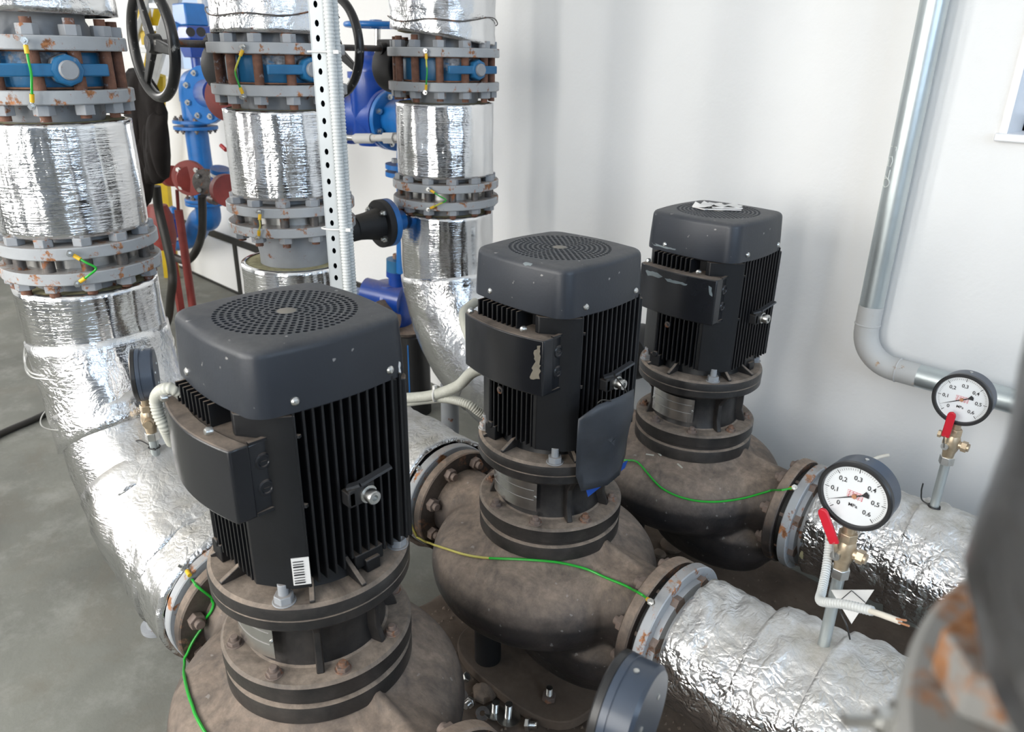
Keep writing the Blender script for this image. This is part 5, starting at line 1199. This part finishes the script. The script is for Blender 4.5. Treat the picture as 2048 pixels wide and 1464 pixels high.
# yellow posts, ladder
yl = root('yellow_frame', tuple(V(330, 400, 1.9)), 'yellow painted steel frame behind ladder and jacket', 'frame')
def beam(p, q, w_, d2, mat, parent, name):
    p = Vector(p); q = Vector(q); n_ = Vector((.7, -.7, 0)); mesh_obj(name, MB().box(-w_, w_, -d2, d2, 0, (q-p).length, frame(p, q-p, n_.cross(q-p))), mat, parent=parent, bevel=.003)
beam(V(345, 560, 1.96), V(320, 330, 1.96), .045, .03, 'yellow', yl, 'post')
beam(V(322, 340, 1.96), V(322, 150, 1.96), .022, .02, 'yellow', yl, 'post')
beam(V(275, -60, 1.9), V(298, 90, 1.9), .035, .02, 'yellow', yl, 'brace'); beam(V(335, -60, 1.96), V(290, 180, 1.96), .028, .02, 'yellow', yl, 'brace')
ld = root('ladder', tuple(V(320, 120, 1.88)), 'grey aluminium step ladder leaning behind the handwheel', 'ladder')
beam(V(310, -40, 1.86), V(268, 90, 1.86), .014, .02, 'alu', ld, 'ladder_rail'); beam(V(365, -60, 1.88), V(290, 200, 1.88), .035, .02, 'alu', ld, 'ladder_rail')
for (p, q) in (((292, 57), (318, 57)), ((305, 12), (340, 12)), ((280, 100), (305, 102))): beam(V(*p, 1.87), V(*q, 1.87), .014, .02, 'alu', ld, 'rung')
# jacket
jk = root('jacket', tuple(V(300, 250, 1.2)), 'dark brown work jacket with a hanging sleeve behind the leftmost handwheel', 'jacket')
YJ = 1.22
def cloth(out, Yc, th, seed, parent, name):
    c = V(sum(p[0] for p in out)/len(out), sum(p[1] for p in out)/len(out), Yc); vs = []; fs = []; out = [(out[k][0]*(1-t)+out[(k+1) % len(out)][0]*t, out[k][1]*(1-t)+out[(k+1) % len(out)][1]*t) for k in range(len(out)) for t in (0, .25, .5, .75)]; n = len(out); R_ = 14
    vs.append(c+Vector((th*.7, -th*.7, 0)))
    for j in range(1, R_+1):
        for (px, py) in out:
            p = c.lerp(V(px, py, Yc), j/R_); b_ = th*math.sqrt(max(0, 1-(j/R_)**2))*.7+.022*noise.noise(Vector((p.x*26, p.y*26, p.z*7))+Vector((seed, 0, 0)))*(j < R_)
            vs.append(p+Vector((b_, -b_, 0)))
    for k in range(n): fs.append((0, 1+k, 1+(k+1) % n))
    for j in range(R_-1):
        for k in range(n): fs.append((1+j*n+k, 1+(j+1)*n+k, 1+(j+1)*n+(k+1) % n, 1+j*n+(k+1) % n))
    o_ = mesh_obj(name, MB().add(vs, fs), 'jacket', parent=parent, ang=180); s_ = o_.modifiers.new('s', 'SOLIDIFY'); s_.thickness = .01; return o_
cloth([(262, 140), (285, 140), (305, 160), (322, 190), (332, 225), (330, 265), (328, 300), (318, 330), (306, 360), (300, 400), (285, 420), (262, 420), (255, 300)], YJ, .08, 1, jk, 'jacket_body')
cloth([(298, 240), (315, 225), (330, 235), (334, 270), (337, 310), (336, 350), (322, 362), (302, 366), (298, 330), (294, 280)], YJ-.02, .07, 5, jk, 'sleeve')

# ------------------------------------------------------------ background valves between second and third line
gv = root('gate_valve', tuple(V(745, 230, 1.98)), 'deep blue gate valve with flat blue handwheel behind the third foil pipe', 'valve')
YG = 1.90
cx = V(742, 230, YG)
gw = V(752, 50, YG); T = Matrix.Translation(gw)
handwheel(gw.x, gw.y, gw.z, .115, '', parent=gv, mat='blue2', axis=(0, 0, 1), rot=.9, th=.011)
mesh_obj('stem', MB().cyl(V(755, 80, YG), V(755, 58, YG), .012, 14).cyl(V(755, 110, YG), V(755, 62, YG), .012, 12), 'zinc', parent=gv)
bz0, bz1, bz2 = V(748, 290, YG).z, V(748, 150, YG).z, V(748, 95, YG).z
mesh_obj('bonnet', MB().lathe([(0, bz2), (.022, bz2), (.03, bz2-.03), (.055, bz2-.05), (.068, bz2-.08), (.068, bz1+.012), (.092, bz1+.012), (.092, bz1-.012), (.085, bz1-.012), (0, bz1-.012)], 36, Matrix.Translation((cx.x+.01, YG, 0))), 'blue', parent=gv)
mesh_obj('body', MB().lathe([(0, bz1-.01), (.085, bz1-.01), (.085, bz0+.04), (.06, bz0), (0, bz0)], 36, Matrix.Translation((cx.x+.01, YG, 0))).cyl((cx.x-.17, YG, V(742, 235, YG).z), (cx.x+.14, YG, V(742, 235, YG).z), .085, 32), 'blue', parent=gv)
zc = V(742, 235, YG).z
for dx in (-.15, .135): flange_disc(gv, (cx.x+dx, YG, zc), (-1 if dx < 0 else 1, 0, 0), .118, .024, 'blue', 8, .096, .012, 'zinc', both=True)
flange_disc(gv, (cx.x+.165, YG, zc), (1, 0, 0), .118, .024, 'blue2', 8, .096, .012, 'zinc')
mesh_obj('reducer', MB().cyl((cx.x+.17, YG, zc), (cx.x+.36, YG, zc-.01), .08, 32), 'blue2', parent=gv)
sc = root('drain_cock', tuple(V(745, 275, 1.75)), 'small grey brass drain cock poking out left of the third foil pipe', 'valve')
mesh_obj('cock_body', MB().tube([V(708, 276, 1.72), V(795, 276, 1.74), V(808, 276, 1.85)], .013, 14).cyl(V(712, 277, 1.71), V(745, 277, 1.73), .019, 12).cyl(V(770, 276, 1.73), V(790, 276, 1.74), .022, 6), 'greyfit', parent=sc)
mesh_obj('nipple', MB().cyl(V(694, 275, 1.71), V(710, 276, 1.72), .010, 12), 'zinc', parent=sc)
bf = root('black_flanged_branch', tuple(V(760, 447, 1.6)), 'black cast branch pipe with blue backing flange between second and third foil pipes', 'fitting')
aF = Vector((.05, 1, .02)).normalized(); cF = atX(763, 447, -1.98)
mesh_obj('branch', MB().cyl(cF-aF*.26-Vector((0, 0, .012)), cF, .036, 28), 'black', parent=bf)
mesh_obj('branch_cone', MB().lathe([(0, -.10), (.038, -.10), (.042, -.06), (.052, -.01), (0, 0)], 28, frame(cF, aF)), 'black', parent=bf)
flange_disc(bf, cF, -aF, .076, .022, 'black', 4, .057, .011, 'zinc')
mesh_obj('blue_flange', MB().disc(.076, .011, .030, 48, T=frame(cF, aF)).cyl(cF+aF*.03, cF+aF*.08, .032, 24), 'blue2', parent=bf)
uf = root('small_blue_flange', tuple(V(788, 340, 1.75)), 'pair of small blue flanges peeking out left of the third foil pipe', 'flange')
for py in (332, 347): mesh_obj('flange', MB().cyl(V(800, py-4, 1.85), V(800, py+5, 1.85), .058, 28), 'blue2', parent=uf)
mesh_obj('pipe_run', MB().cyl(V(808, 240, 1.85), V(806, 545, 1.85), .028, 20), 'blue2', parent=uf)
mesh_obj('nut', MB().cyl(V(790, 325, 1.82), V(790, 317, 1.82), .014, 6), 'nut', parent=uf)
lv = root('lower_blue_valve', tuple(V(780, 590, 1.8)), 'blue valve with rusty top bolt low beside the elbow of the third foil pipe', 'valve')
YL = 1.86; c_ = V(778, 590, YL)
mesh_obj('body', MB().lathe([(0, -.13), (.085, -.12), (.10, -.04), (.095, .02), (.07, .06), (0, .07)], 32, frame((c_.x+.02, YL, c_.z), (0, 0, 1))).cyl((c_.x-.06, YL-.08, c_.z+.02), (c_.x+.1, YL, c_.z), .06, 24), 'blue', parent=lv)
mesh_obj('bonnet', MB().cyl(V(795, 572, YL), V(795, 540, YL), .038, 24).cyl(V(795, 552, YL), V(795, 541, YL), .048, 28), 'blue', parent=lv)
mesh_obj('cap', MB().cyl(V(795, 541, YL), V(795, 518, YL), .047, 28), 'valveblue', parent=lv)
mesh_obj('cap_bolt', MB().cyl(V(793, 520, YL), V(793, 508, YL), .016, 6), 'castnut', parent=lv)
mesh_obj('side_disc', MB().cyl(V(758, 640, YL-.10), V(772, 634, YL-.10), .075, 32), 'casflange', parent=lv)
mesh_obj('rust_flange', MB().cyl(V(812, 655, YL), V(812, 672, YL), .085, 32), 'casflange', parent=lv)
pe = root('black_pipe', (V(830, 780).x, YL, ZF), 'black plastic pipe with a thin blue stripe behind the front motor', 'pipe')
pxx = V(828, 700, YL).x; mesh_obj('pipe_run', MB().cyl((pxx, YL, ZF), (pxx, YL, V(828, 668, YL).z), .068, 36), 'blackpe', parent=pe)
a_ = -PI/4-.25; mesh_obj('blue_stripe', MB().box(-.001, .0012, -.0025, .0025, ZF, V(828, 680, YL).z, Matrix.Translation((pxx+.068*math.cos(a_), YL+.068*math.sin(a_), 0)) @ Matrix.Rotation(a_, 4, 'Z')), 'blue2', parent=pe)
single('blue_pipe_end', MB().lathe([(0, .05), (.07, .045), (.085, 0), (.085, -.2), (0, -.2)], 32, Matrix.Translation(V(700, 600, 1.9))).cyl(V(700, 610, 1.9)+Vector((0, 0, -.15)), Vector((V(700, 610, 1.9).x, 1.9, ZF)), .07, 24), 'blue2', 'blue fitting just visible right of the second foil pipe above the front fan cover', 'fitting')
